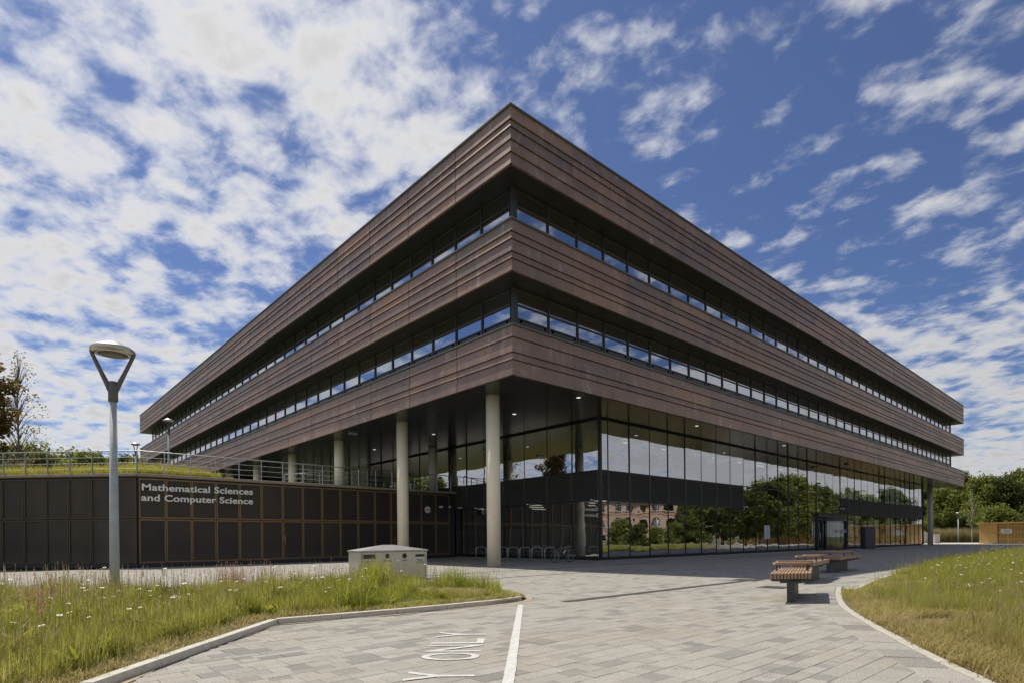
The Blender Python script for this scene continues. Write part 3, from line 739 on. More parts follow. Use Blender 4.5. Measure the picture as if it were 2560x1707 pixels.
# daisies
DC = hidden_col('daisy_heads')
for i in range(3):
    r = random.Random(i); mb = MB(); h = 0.34 + 0.07 * i; lx = 0.05 * (i - 1)
    mb.tube([(0, 0, 0), (lx * .4, 0, h * .6), (lx, 0, h)], 0.0022, 3); ns = len(mb.f)
    c = Vector((lx, 0, h)); tilt = Vector((r.uniform(-.25, .25), r.uniform(-.25, .25), 1)).normalized(); a = tilt.orthogonal().normalized(); b = tilt.cross(a)
    for k in range(9):
        an = 2 * math.pi * k / 9; d1 = a * math.cos(an) + b * math.sin(an); d2 = a * math.cos(an + .62) + b * math.sin(an + .62)
        mb.add([c, c + d1 * .022 + tilt * .003, c + d2 * .022 + tilt * .003], [(0, 1, 2)])
    npet = len(mb.f); mb.lathe([(0.009, 0.0), (0.007, 0.006)], 6, (c.x, c.y, c.z))
    me = bpy.data.meshes.new('daisy'); me.from_pydata(mb.v, [], mb.f); me.update()
    for k in ('grass', 'petal', 'yolk'): me.materials.append(M[k])
    for p in me.polygons: p.material_index = 0 if p.index < ns else (1 if p.index < npet else 2)
    DC.objects.link(bpy.data.objects.new('daisy%d' % i, me))
P, I, S, D = [], [], [], []
for cpx, cpy, n, sp in ((900, 1440, 75, .55), (960, 1425, 40, .5), (860, 1465, 40, .35), (600, 1490, 30, .9), (410, 1500, 40, .8), (350, 1530, 22, .9), (180, 1530, 26, 1.0), (60, 1560, 14, .8), (230, 1600, 12, .8), (700, 1460, 14, .8), (1040, 1450, 14, .6), (500, 1480, 20, .7)):
    c = G(cpx, cpy, 0.4)
    for _ in range(n):
        q = (c.x + random.gauss(0, sp), c.y + random.gauss(0, sp))
        if in_poly(*q, LAWN_L) and seg_dist(*q, LAWN_L) > .3: put((*q, hL(*q)), random.randrange(3), random.uniform(.75, 1.15), 0)
nl = len(P)
for _ in range(6500):
    d = 8 + 26 * random.random(); l = random.uniform(3, min(34, d * .95)); p = W(l, d)
    if not in_poly(p.x, p.y, LAWN_R) or seg_dist(p.x, p.y, LAWN_R) < 1.2: continue
    if random.random() > 0.20 + 0.5 * max(0, vnoise(p.x, p.y, .8)): continue
    put((p.x, p.y, hR(p.x, p.y)), random.randrange(3), random.uniform(.6, .95) * (1 + max(0, d - 14) * .022), 0)
tag(scatter('daisies', P[:nl], I[:nl], S[:nl], D[:nl], DC), 'white daisies dotted through the grass on the left lawn', 'flowers')
tag(scatter('daisies', P[nl:], I[nl:], S[nl:], D[nl:], DC), 'white daisies dotted through the grass on the right lawn', 'flowers')

# ================================================================== ACADEMIC BUILDING
RX, LY = 77.4, 71.8
bld = tag(empty('academic_building'), 'large copper clad academic building with cantilevered upper storeys and ribbon windows', 'building')
BANDS = [(15.30, 17.585, [16.998, 16.703, 16.228, 15.76]), (11.28, 13.30, [12.775, 12.484, 12.011, 11.743]), (7.36, 9.30, [8.784, 8.221, 7.94])]
MODP = 3.7
bands = []; cand = []
def offs(u): return 0.006 + 0.050 * u
def wedge_right(x0, x1, zt, zb, corner=False):
    ot, ob = offs(0), offs(1); mb = MB(); xt, xb = (x0 - ot, x0 - ob) if corner else (x0, x0)
    mb.add([(xt, -ot, zt), (x1, -ot, zt), (x1, -ob, zb), (xb, -ob, zb), (x0, 0.055, zt), (x1, 0.055, zt), (x1, 0.055, zb), (x0, 0.055, zb)],
           [(0, 3, 2, 1), (4, 5, 6, 7), (0, 1, 5, 4), (3, 7, 6, 2), (0, 4, 7, 3), (1, 2, 6, 5)])
    return mb
def wedge_left(y0, y1, zt, zb, corner=False):
    m = wedge_right(y0, y1, zt, zb, corner); m.v = [(v[1], v[0], v[2]) for v in m.v]; m.f = [f[::-1] for f in m.f]; return m
for bi, (z0, z1, seams) in enumerate(BANDS):
    core = MB().box(0.06, RX, 0.06, LY, z0 + 0.05, z1 - 0.06).build('fascia_band', 'dark', bld); bands.append(core)
    MB().box(0.05, RX - 0.01, 0.05, LY - 0.01, z0 - 0.004, z0 + 0.046).build('soffit', 'soffit' if bi == 2 else 'soffit_m', bld)
    rows = [z1 - 0.02] + seams + [z0 - 0.012]
    nr = int(RX / MODP) + 1; nl = int(LY / MODP) + 1
    for r in range(len(rows) - 1):
        zt, zb = rows[r], rows[r + 1] + 0.022
        for k in range(nr):
            a, b = (0 if k == 0 else 3.45 + (k - 1) * MODP), min(3.45 + k * MODP, RX)
            if b - a < 0.3: continue
            a2, b2 = a + (0 if k == 0 else 0.006), b - 0.006
            q = pix(((a + b) / 2, 0, (zt + zb) / 2)); d = q[2]
            q0, q1 = pix((a, 0, zt)), pix((b, 0, zt))
            cand.append((abs(q1[0] - q0[0]) * (zt - zb) / d, bi, wedge_right(a2, b2, zt, zb, k == 0)))
        for k in range(nl):
            a, b = (0 if k == 0 else 3.45 + (k - 1) * MODP), min(3.45 + k * MODP, LY)
            if b - a < 0.3: continue
            a2, b2 = a + (0 if k == 0 else 0.020), b - 0.020
            q0, q1 = pix((0, a, zt)), pix((0, b, zt)); d = (q0[2] + q1[2]) / 2
            vis = 1.0 if min(q0[0], q1[0]) > 560 or bi < 2 else 0.2
            cand.append((abs(q1[0] - q0[0]) * (zt - zb) / d * vis, bi, wedge_left(a2, b2, zt, zb, k == 0)))
    capz = z1 - 0.055
    MB().add([(-0.07, -0.07, capz), (RX + 0.04, -0.07, capz), (RX + 0.04, 0.5, capz), (0.5, 0.5, capz), (0.5, LY + 0.04, capz), (-0.07, LY + 0.04, capz)] + [(x, y, z1 + 0.01) for x, y in ((-0.07, -0.07), (RX + 0.04, -0.07), (RX + 0.04, 0.5), (0.5, 0.5), (0.5, LY + 0.04), (-0.07, LY + 0.04))],
             [(5, 4, 3, 0), (3, 2, 1, 0), (6, 7, 8, 9), (9, 10, 11, 6)] + [(i, (i + 1) % 6, 6 + (i + 1) % 6, 6 + i) for i in range(6)]).build('coping', 'cap', bld)
cand.sort(key=lambda c: -c[0])
for _, bi, mb in cand[:300]: mb.build('copper_panel', 'copper', bands[bi])
for bi in range(3):
    j = MB()
    for _, b2, mb in cand[300:]:
        if b2 == bi: j.add(mb.v, mb.f)
    j.build('copper_cladding', 'copper_i', bands[bi])['kind'] = 'stuff'
print('panels', len(cand))

# ---- ribbon windows, recessed 1.0 m
REC, MW = 1.0, 1.85
def window_meshes(h):
    f = MB(); w = MW; z1a, z2a = 0.75, 1.30; t = 0.035
    f.box(-t, t, -0.05, 0.07, 0, h); f.box(t, t + 0.03, -0.02, 0.05, 0, h); f.box(w - t - 0.03, w - t, -0.02, 0.05, 0, h)
    for z, hh in ((0.03, .03), (z1a, .03), (z2a, .03), (h - .04, .04)): f.box(t + 0.03, w - t - 0.03, -0.035, 0.05, z - hh, z + hh)
    f.box(0.30, w - 0.30, -0.02, 0.03, 0.60, 0.69); f.box(t + 0.03, t + 0.11, -0.022, 0.04, 0.06, z1a - .03); f.box(w - t - 0.11, w - t - 0.03, -0.022, 0.04, 0.06, z1a - .03); f.box(t + 0.11, w - t - 0.11, -0.022, 0.04, 0.55, 0.60)
    def pane(a, b, i=0.065): return ((i, 0.012, a), (w - i, 0.012, a), (w - i, 0.012, b), (i, 0.012, b))
    ps = [pane(0.06, 0.56, 0.145), pane(z1a + .03, z2a - .03), pane(z2a + .03, h - .08)]
    pm = [MB().add(p, [(0, 1, 2, 3)]).mesh('pane', 'glass') for p in ps]
    j = MB()
    for p in ps: j.add(p, [(0, 1, 2, 3)])
    return f.mesh('window', 'frame'), pm, j.mesh('glazing', 'glass')
wins = []
for zb, zt in ((9.30, 11.276), (13.30, 15.296)):
    fm, pm, jm = window_meshes(zt - zb)
    nR = int((RX - 2 * REC) / MW); nL = int((LY - 2 * REC) / MW)
    for k in range(nR): wins.append(((REC + 0.15 + k * MW, REC, zb + .01), 0.0, fm, pm, jm))
    for k in range(nL): wins.append(((REC, REC + 0.15 + (k + 1) * MW, zb + .01), -R(90), fm, pm, jm))
    for k in range(8):
        wins.append(((RX - REC, REC + 0.15 + k * MW, zb + .01), R(90), fm, pm, jm)); wins.append(((REC + 0.15 + (k + 1) * MW, LY - REC, zb + .01), R(180), fm, pm, jm))
    # corner post and interior
    MB().box(REC - 0.06, REC + 0.10, REC - 0.06, REC + 0.10, zb, zt).build('corner_post', 'frame', bld)
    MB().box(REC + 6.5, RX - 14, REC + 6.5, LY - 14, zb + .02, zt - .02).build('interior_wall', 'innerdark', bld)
    for k, hh in ((2, 1.2), (9, 0.5), (16, 0.7), (23, 0.4)):
        x = REC + 0.15 + k * MW; MB().box(x + .08, x + MW - .08, REC + .12, REC + .14, zt - 0.1 - hh * (zt - zb) * .6 - .3, zt - .06).build('roller_blind', 'blind', bld)
wins.sort(key=lambda w_: (Vector(w_[0]) - CAM).length)
for i, (loc, rz, fm, pm, jm) in enumerate(wins):
    o = link('window', fm, bld, loc, rz)
    if i < 68:
        for p in pm: link('pane', p, o)
    else: link('glazing', jm, o)

# ---- glazed ground floors
GX, GY, GXE = 8.55, 2.82, 69.2; Z1, Z2, ZT = 3.14, 4.67, 7.352
def bay_meshes(w):
    f = MB(); f.box(-0.022, 0.022, -0.03, 0.10, 0.12, ZT)
    for z in (0.16, Z1, Z2, ZT - 0.06): f.box(0.022, w - 0.022, -0.025, 0.08, z - 0.025, z + 0.025)
    def pane(a, b): return MB().add([(0.032, 0.0, a), (w - .032, 0.0, a), (w - .032, 0.0, b), (0.032, 0.0, b)], [(0, 1, 2, 3)]).mesh('pane', 'glass2')
    lo = MB(); n = 17; h0, h1 = Z1 + .042, Z2 - .042
    for k in range(n):
        z = h0 + (k + .5) * (h1 - h0) / n
        lo.add([(0.05, -0.045, z - .034), (w - .05, -0.045, z - .034), (w - .05, 0.02, z + .030), (0.05, 0.02, z + .030), (0.05, -0.040, z - .040), (w - .05, -0.040, z - .040), (w - .05, 0.025, z + .024), (0.05, 0.025, z + .024)], [(0, 1, 2, 3), (7, 6, 5, 4), (0, 4, 5, 1)])
    lo.box(0.04, w - .04, 0.05, 0.07, h0, h1); lo.box(0.031, 0.06, -0.05, 0.05, h0, h1); lo.box(w - .06, w - .031, -0.05, 0.05, h0, h1)
    return f.mesh('curtain_wall_bay', 'dark'), pane(0.2, Z1 - .04), pane(Z1 + .04, Z2 - .04), pane(Z2 + .04, ZT - .1), lo.mesh('louvre_panel', 'louvre')
bays = {w: bay_meshes(w) for w in (MW, 0.65)}
def bay(loc, rz, w, mid, low=True):
    f, p1, p2, p3, lo = bays[w]; o = link('curtain_wall_bay', f, bld, loc, rz)
    for me_, on in ((p1, low), (p3, True), (p2, mid != 'l')):
        if on: link('pane', me_, o).rotation_euler = (random.uniform(-.004, .004), 0, random.uniform(-.003, .003))
    if mid == 'l': link('louvre_panel', lo, o)
    return o
bay((GX, GY, 0), 0, 0.65, 'l'); x = GX + 0.65; k = 0
ENT0 = GX + 0.65 + 15 * MW; ENT1 = ENT0 + 3 * MW
while x < GXE - 0.5:
    bay((x, GY, 0), 0, MW, 'l' if x < 23.5 or x > 42.3 else 'p', not (ENT0 - .1 < x < ENT1 - .1)); x += MW; k += 1
GXE = x
MB().box(GXE - .03, GXE + .05, GY - .09, GY + .1, .12, ZT).build('corner_post', 'dark', bld)
MB().box(GX - .06, GX + .06, GY - .1, GY + .08, .12, ZT).build('corner_post', 'dark', bld)
for k in range(23):
    y = GY + 0.06 + (k + 1) * MW
    bay((GX, y, 0), -R(90), MW, 'l', k < 7)
GYE = GY + 0.06 + 23 * MW
for k in range(5): bay((GXE, GY + .06 + k * MW, 0), R(90), MW, 'l')
MB().box(GX + .05, GXE, GY + .05, GYE, 0.0, 0.12).build('plinth', 'plinth', bld)
# interior: floors, back walls, columns, blinds, strip lights
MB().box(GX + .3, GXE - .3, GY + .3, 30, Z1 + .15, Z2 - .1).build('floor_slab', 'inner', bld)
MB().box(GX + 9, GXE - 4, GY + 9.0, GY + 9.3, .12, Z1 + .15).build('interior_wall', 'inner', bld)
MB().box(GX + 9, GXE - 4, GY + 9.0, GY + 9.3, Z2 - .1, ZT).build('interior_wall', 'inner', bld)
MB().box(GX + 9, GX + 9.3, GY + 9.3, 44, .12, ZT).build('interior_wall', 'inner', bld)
for k in range(8):
    MB().lathe([(0.29, 0.12), (0.29, ZT - .01)], 20, (GX + 3.0 + 7.4 * k, GY + 2.4, 0)).build('inner_column', 'greycol', bld, True)
for x0, h in [(GX + .7 + MW * k, 1.1 + .08 * ((k * 7) % 3)) for k in range(8)]:
    MB().box(x0 + .06, x0 + 1.40, GY + .16, GY + .175, ZT - h - .1, ZT - .08).build('roller_blind', 'blind', bld)
for k in range(2):
    y0 = GY + .06 + k * MW; MB().box(GX + .16, GX + .175, y0 + .3, y0 + MW - .1, ZT - 1.55, ZT - .08).build('roller_blind', 'blind', bld)
for k in range(7):
    y0 = GY + .06 + k * MW; MB().box(GX + .10, GX + .11, y0 + .08, y0 + MW - .05, .2, 1.75).build('frosted_film', 'film', bld)
for k in range(7): MB().box(GX + 1.2 + (k % 3) * 1.9, GX + 2.5 + (k % 3) * 1.9, GY + 1.6 + k * 1.7, GY + 1.68 + k * 1.7, Z1 + .09, Z1 + .145).build('strip_light', 'light', bld)
for k in range(9): MB().box(GX + 3 + k * 3.7, GX + 4.2 + k * 3.7, GY + 3.5, GY + 3.58, ZT - .16, ZT - .08).build('strip_light', 'light', bld)
# undercroft end wall with windows, above the terrace
UY = 45.5
MB().box(0.9, GX - .06, UY, UY + .3, 4.3, 5.35).build('undercroft_wall', 'dark', bld); MB().box(0.9, GX - .06, UY, UY + .3, 6.75, 7.35).build('undercroft_wall', 'dark', bld)
for k in range(4):
    x0 = 1.0 + k * 1.88
    f = MB().box(x0, x0 + .1, UY - .02, UY + .2, 5.35, 6.75).build('undercroft_window', 'frame', bld)
    MB().add([(x0 + .1, UY + .1, 5.35), (x0 + 1.88, UY + .1, 5.35), (x0 + 1.88, UY + .1, 6.75), (x0 + .1, UY + .1, 6.75)], [(0, 1, 2, 3)]).build('pane', 'glass', f)
# columns
colm = MB().lathe([(0.30, 0.0), (0.30, 7.356)], 40).mesh('column', 'cream', True)
colt = MB().lathe([(0.30, 4.2), (0.30, 7.356)], 32).mesh('column', 'cream', True)
for i in range(9):
    link('column', colm if i < 2 else colt, bld, (1.5, 2.95 + 7.4 * i, 0))
link('column', MB().lathe([(0.30, 0.0), (0.30, 7.356)], 32).mesh('column', 'greycol', True), bld, (74.2, 2.9, 0))
link('column', MB().lathe([(0.30, 4.2), (0.30, 7.356)], 32).mesh('column', 'greycol', True), bld, (7.7, 16.6, 0))  # shade under the overhang is put into this column's grey colour
# downlights in the soffit
for px, py in ((1084, 1085), (1285.6, 1034.7), (1446.4, 993.6), (1530, 1063), (1742, 1064), (1960, 1113), (936, 1123)):
    q = G(px, py, 7.35); 
    MB().lathe([(0.08, -0.012), (0.10, -0.004), (0.10, 0.0)], 20, (q.x, q.y, 7.354)).build('downlight', 'light', bld)
for px, py in ((883, 1084), (1075, 1108), (2051, 1166), (2116, 1160)):
    q = G(px, py, 7.30); MB().box(q.x - .22, q.x + .22, q.y - .13, q.y + .13, 7.27, 7.35).build('soffit_fitting', 'steel' if px < 1500 else 'dark', bld)
# entrance with revolving door
ent = MB()
for x0 in (ENT0, ENT0 + 1.05, ENT0 + 4.35, ENT1 - .05): ent.box(x0 - .04, x0 + .04, GY - .12, GY + .12, 0.02, 3.1)
ent.box(ENT0 - .12, ENT1 + .06, GY - .24, GY + .12, 2.78, 3.06)
e = ent.build('entrance', 'dark', bld)
cxr, cyr, rr = ENT0 + 2.7, GY + 0.15, 1.5
dr = MB().lathe([(rr, 2.45), (rr, 2.70)], 40, (cxr, cyr, 0)); dr.lathe([(rr, 0.02), (rr, 0.07)], 40, (cxr, cyr, 0)); dr.lathe([(.05, .07), (.05, 2.45)], 12, (cxr, cyr, 0))
for a in (18, 78, 102, 162, 198, 258, 282, 342):
    dr.lathe([(.035, .07), (.035, 2.45)], 8, (cxr + rr * math.cos(R(a)), cyr + rr * math.sin(R(a)), 0))
dr.build('revolving_drum', 'graphite', e)
for a0, a1 in ((198, 250), (290, 342), (18, 70), (110, 162)):
    mb = MB(); n = 10
    vs = [(cxr + rr * math.cos(R(a0 + (a1 - a0) * i / n)), cyr + rr * math.sin(R(a0 + (a1 - a0) * i / n)), z) for z in (.07, 2.45) for i in range(n + 1)]
    mb.add(vs, [(i, i + 1, n + 2 + i, n + 1 + i) for i in range(n)]).build('curved_glass', 'glass3', e)
for a in (35, 125, 215, 305):
    ca, sa = math.cos(R(a)), math.sin(R(a))
    MB().add([(cxr, cyr, .1), (cxr + 1.42 * ca, cyr + 1.42 * sa, .1), (cxr + 1.42 * ca, cyr + 1.42 * sa, 2.42), (cxr, cyr, 2.42)], [(0, 1, 2, 3)]).build('door_wing', 'glass3', e)
    mb = MB(); p0, p1 = Vector((cxr + .06 * ca, cyr + .06 * sa, 0)), Vector((cxr + 1.44 * ca, cyr + 1.44 * sa, 0))
    for z in (.12, 2.4): mb.bar(p0 + Vector((0, 0, z)), p1 + Vector((0, 0, z)), .05, .08)
    mb.bar(p1 + Vector((0, 0, .12)), p1 + Vector((0, 0, 2.4)), .05, .05); mb.build('wing_frame', 'dark', e)
for x0, x1 in ((ENT0 + .06, ENT0 + .99), (ENT0 + 4.41, ENT1 - .11)):
    mb = MB()
    for (a, b, c2, d2) in ((x0, x0 + .09, .06, 2.7), (x1 - .09, x1, .06, 2.7), (x0 + .09, x1 - .09, .06, .2), (x0 + .09, x1 - .09, 2.6, 2.7)): mb.box(a, b, GY - .12, GY - .05, c2, d2)
    dl = mb.build('side_door', 'graphite', e)
    MB().add([(x0 + .09, GY - .08, .2), (x1 - .09, GY - .08, .2), (x1 - .09, GY - .08, 2.6), (x0 + .09, GY - .08, 2.6)], [(0, 1, 2, 3)]).build('door_glass', 'glass3', e)
    MB().tube([(x0 + .2, GY - .13, .85), (x0 + .2, GY - .19, .9), (x0 + .2, GY - .19, 1.5), (x0 + .2, GY - .13, 1.55)], .022, 8).build('door_handle', 'steel', e)
MB().add([(cxr - .55, cyr - rr - .02, 1.45), (cxr - .05, cyr - rr - .05, 1.45), (cxr - .05, cyr - rr - .05, 1.75), (cxr - .55, cyr - rr - .02, 1.75)], [(0, 1, 2, 3)]).build('door_sticker', 'blue', e)
MB().add([(cxr - .42, cyr - rr - .047, 1.52), (cxr - .18, cyr - rr - .060, 1.52), (cxr - .18, cyr - rr - .060, 1.58), (cxr - .42, cyr - rr - .047, 1.58)], [(0, 1, 2, 3)]).build('sticker_print', 'white', e)
q = ray(1918, 1350); tt = (GY - .02 - CAM.y) / q.y; q = CAM + q * tt
MB().box(q.x - .45, q.x + .45, GY - .025, GY - .012, 1.0, 2.0).build('notice', 'notice', bld)

# steel cabinet beside the entrance
c = Vector((45.6, 1.55, 0)); cab = tag(empty('steel_cabinet', c, R(-38)), 'tall dark grey steel pillar cabinet beside the revolving door', 'cabinet')
bevel(MB().box(-.5, .5, -.35, .35, .06, 2.0).build('body', 'graphite', cab), .01); MB().box(-.46, .46, -.31, .31, 0, .06).build('plinth', 'dark', cab); MB().box(.502, .512, -.35, .35, .06, 2.0).build('edge_strip', 'steel', cab)
MB().box(-.47, .47, -.362, -.352, .12, 1.95).build('door', 'graphite', cab)

# cameras under the louvres
def cctv(loc, rz, label):
    o = tag(empty('security_camera', loc, rz), label, 'camera', 'white security cameras on the louvre band')
    MB().box(-.05, .05, -.03, 0, -.05, .05).build('bracket', 'white', o); MB().tube([(0, -.03, 0), (0, -.16, -.02)], .018, 8).build('arm', 'white', o)
    MB().lathe([(.02, .07), (.08, .06), (.10, .02), (.10, -.02)], 16, (0, -.22, -.03)).build('housing', 'white', o, True); MB().lathe([(.085, -.021), (.07, -.07), (.02, -.10)], 16, (0, -.22, -.03)).build('dome', 'black', o, True)
cctv((23.9, GY - .09, Z1 + .1), 0, 'white dome camera at the right end of the near louvre band')
cctv((42.3, GY - .09, Z1 + .5), 0, 'white dome camera above the revolving door')
cctv((GX - .09, 14.4, Z1 + .12), -R(90), 'white dome camera in the corner beside the bronze wall')
# pale pebble strip along the glass
mb = MB(); r = random.Random(5)
def pebble(x, y):
    s = r.uniform(.015, .035); z = s * .4
    mb.add([(x - s, y, z), (x + s, y, z), (x, y - s * .8, z), (x, y + s * .8, z), (x, y, z + s * .7), (x, y, z - s * .7)], [(0, 2, 4), (2, 1, 4), (1, 3, 4), (3, 0, 4), (2, 0, 5), (1, 2, 5), (3, 1, 5), (0, 3, 5)])
for _ in range(2600): pebble(r.uniform(GX - .4, 36), GY - .08 - abs(r.gauss(0, .13)))
for _ in range(1200): pebble(GX - .08 - abs(r.gauss(0, .13)), r.uniform(GY - .4, 15))
tag(mb.build('pebble_strip', 'pebble'), 'narrow strip of pale pebbles along the foot of the glass', 'pebbles', None, 'stuff')

# ================================================================== BRONZE-CLAD WALL with terrace on top
AY, AX0, AX1 = 15.2, -9.62, 8.5; AH = 4.28; PWID = 1.1
ann = tag(empty('bronze_annex', (AX0, AY, 0)), 'low annex wall of dark perforated panels in bronze frames carrying the building name', 'building'); ann.location = (0, 0, 0)
LDIR = Vector((-0.698, 0.716, 0)).normalized()
def panel_meshes(h, fm='bronze'):
    w = PWID; t = .062; f = MB()
    f.box(.012, t, -.05, .03, 0, h); f.box(w - t, w - .012, -.05, .03, 0, h); f.box(t, w - t, -.05, .03, 0, t); f.box(t, w - t, -.05, .03, h - t, h)
    return f.mesh('panel_frame', fm), MB().box(t, w - t, -.012, .012, t, h - t).mesh('perforated_sheet', 'mesh')
pr = {'lo': panel_meshes(2.04), 'hi': panel_meshes(1.86), 'lo2': panel_meshes(2.04, 'bronze_shaded'), 'hi2': panel_meshes(1.86, 'bronze_shaded')}
def place_panels(org, ang, n, sfx=''):
    d = Vector((math.cos(ang), math.sin(ang), 0))
    for k in range(n):
        for key, z in (('lo' + sfx, .2), ('hi' + sfx, 2.28)):
            o = link('bronze_panel', pr[key][0], ann, org + d * (PWID * k) + Vector((0, 0, z)), ang); link('perforated_sheet', pr[key][1], o)
NP = 16
place_panels(Vector((AX0 + .03, AY, 0)), 0, NP)
la = math.atan2(-LDIR.y, -LDIR.x)
place_panels(Vector((AX0, AY, 0)) + LDIR * (PWID * 12 + .03), la, 12, '2')
FARL = Vector((AX0, AY, 0)) + LDIR * (PWID * 12 + 2)
back = MB().box(AX0, AX1, AY + .06, AY + .35, 0, AH).build('backing_wall', 'plinth', ann)
n2 = Vector((-LDIR.y, LDIR.x, 0)); n2 = n2 if n2.y > 0 else -n2
MB().obox(Vector((AX0, AY, AH / 2)) + LDIR * (PWID * 6 + 1) + n2 * .2, LDIR, n2, (0, 0, 1), PWID * 6 + 1.0, .14, AH / 2).build('backing_wall', 'plinth', ann)
MB().box(AX0, AX1, AY - .06, AY + .05, 0, .19).build('plinth', 'plinth', ann)
MB().obox(Vector((AX0, AY, .095)) + LDIR * (PWID * 6 + 1), LDIR, n2, (0, 0, 1), PWID * 6 + 1, .055, .095).build('plinth', 'plinth', ann)
bevel(MB().box(AX0 - .05, AX1 + .05, AY - .12, AY + .40, 4.22, 4.36).build('coping', 'coping', ann), .03)
bevel(MB().obox(Vector((AX0, AY, 4.288)) + LDIR * (PWID * 6 + 1), LDIR, n2, (0, 0, 1), PWID * 6 + 1.0, .14, .068).build('coping', 'coping', ann), .03)
for row_, z in zip(SIGN, (3.585, 3.095)):
    tot = row_[-1][1] + xmax(row_[-1][0]); sc_ = 4.95 / tot
    for me, x0 in row_:
        for v in me.vertices: v.co = Vector((v.co.x * sc_, -v.co.z, v.co.y))
        link('letter', me, ann, (AX0 + .12 + x0 * sc_, AY - .10, z))
dx = AX0 + .03 + 6 * PWID
MB().box(dx + .03, dx + .13, AY - .075, AY - .052, .95, 1.45).build('door_plate', 'bronze', ann); MB().box(dx + .0, dx + .08, AY - .11, AY - .076, 1.02, 1.10).build('door_lock', 'black', ann)
for k, (a, b2) in enumerate(((12, .9), (13, .4))):
    MB().box(AX0 + .03 + a * PWID + .2, AX0 + .03 + a * PWID + .26, AY - .085, AY - .055, 1.0, 1.35).build('door_plate', 'bronze', ann)
hx = G(1068, 1273).x
q = ray(1068, 1273); q = CAM + q * ((AY - .06 - CAM.y) / q.y)
al = MB(); n6 = [(q.x + .22 * math.cos(R(30 + 60 * k)), q.z + .24 * math.sin(R(30 + 60 * k))) for k in range(6)]
al.add([(x, AY - .052, z) for x, z in n6] + [(x, AY - .15, z) for x, z in n6], [(0, 1, 2, 3, 4, 5), (11, 10, 9, 8, 7, 6)] + [(i, i + 6, (i + 1) % 6 + 6, (i + 1) % 6) for i in range(6)])
ab = bevel(tag(al.build('alarm_box', 'white'), 'white hexagonal alarm box on the dark bronze wall', 'alarm'), .015)
MB().box(q.x - .12, q.x + .12, AY - .156, AY - .151, q.z - .02, q.z + .02).build('alarm_print', 'text', ab)
for px, w in ((1102, .28), (1124, .12)):
    q = ray(px, 1266); q = CAM + q * ((AY - .06 - CAM.y) / q.y)
    tag(bevel(MB().box(q.x - w / 2, q.x + w / 2, AY - .13, AY - .052, q.z - .07, q.z + .07).build('bulkhead_light', 'white'), .02), 'wide white bulkhead light right of the alarm box' if w > .2 else 'small white bulkhead light nearest the glass corner', 'light', 'bulkhead lights on the bronze wall')

# terrace: raised ground behind the bronze wall
def hT(x, y):
    s = (Vector((x, y, 0)) - Vector((AX0, AY, 0))).dot(n2)
    d = max(0, min(y - AY, s if x < AX0 else y - AY)) if x < AX0 else max(0, y - AY)
    soft = max(0, min(1, (-4.2 - x) / 2.5))
    return 4.20 + soft * (0.72 * (1 - math.exp(-d / 1.8)) + 0.012 * d)
tp = [(-4.0, AY + .36), (AX0 + .1, AY + .36)] + [tuple((Vector((AX0, AY, 0)) + LDIR * s + n2 * .33)[:2]) for s in (4, 9, 15.0)] + [(-60, 40), (-60, 95), (-4.0, 95)]
def terrace_mesh():
    vs = [Vector(p) for p in tp]; n = len(vs)
    for i in range(60):
        for j in range(60):
            x, y = -60 + i * 1.0, AY + .4 + j * 1.35
            if in_poly(x, y, tp) and seg_dist(x, y, tp) > .4: vs.append(Vector((x, y)))
    v2, _, f2, *_ = delaunay_2d_cdt(vs, [(i, (i + 1) % n) for i in range(n)], [], 1, 1e-5)
    mb = MB(); mb.v = [(v.x, v.y, hT(v.x, v.y)) for v in v2]; mb.f = [tuple(f) for f in f2]; return mb
terrace_mesh().build('terrace_lawn', 'field', smooth=True)['kind'] = 'structure'
MB().poly([(-4.0, AY + .36), (GX - .12, AY + .36), (GX - .12, 95), (-4.0, 95)], 3.6, 4.2).build('terrace_paving', 'pave_b')['kind'] = 'structure'
TC = hidden_col('terrace_tufts')
for i in range(3): tuft(TC, 'a%d' % i, 'grassy', 24, 0.13, 0.18, 0.42, 0.013, (0.1, 0.7), 40 + i)
tuft(TC, 'b', 'grassy', 10, 0.12, 0.2, 0.4, 0.012, (0.1, 0.6), 45, ('straw', 6, 0.4, 0.62, 0.16, 0.02))
P, I, S, D = [], [], [], []
for _ in range(16000):
    x, y = random.uniform(-38, -5.4), AY + .5 + 34 * random.random() ** 1.7
    if not in_poly(x, y, tp): continue
    q = pix((x, y, 4.6))
    if not q or q[0] < -80: continue
    if x > -5.9 - 0.06 * (y - AY) and random.random() < .8: continue
    put((x, y, hT(x, y) - .02), 3 if random.random() < .12 else random.randrange(3), random.uniform(.7, 1.15) * (1 + (y - AY) * .012), random.uniform(-.1, .35) + .15 * vnoise(x, y, .5))
tag(scatter('terrace_grass', P, I, S, D, TC), 'bright yellow green grass growing on the raised terrace', 'grass')

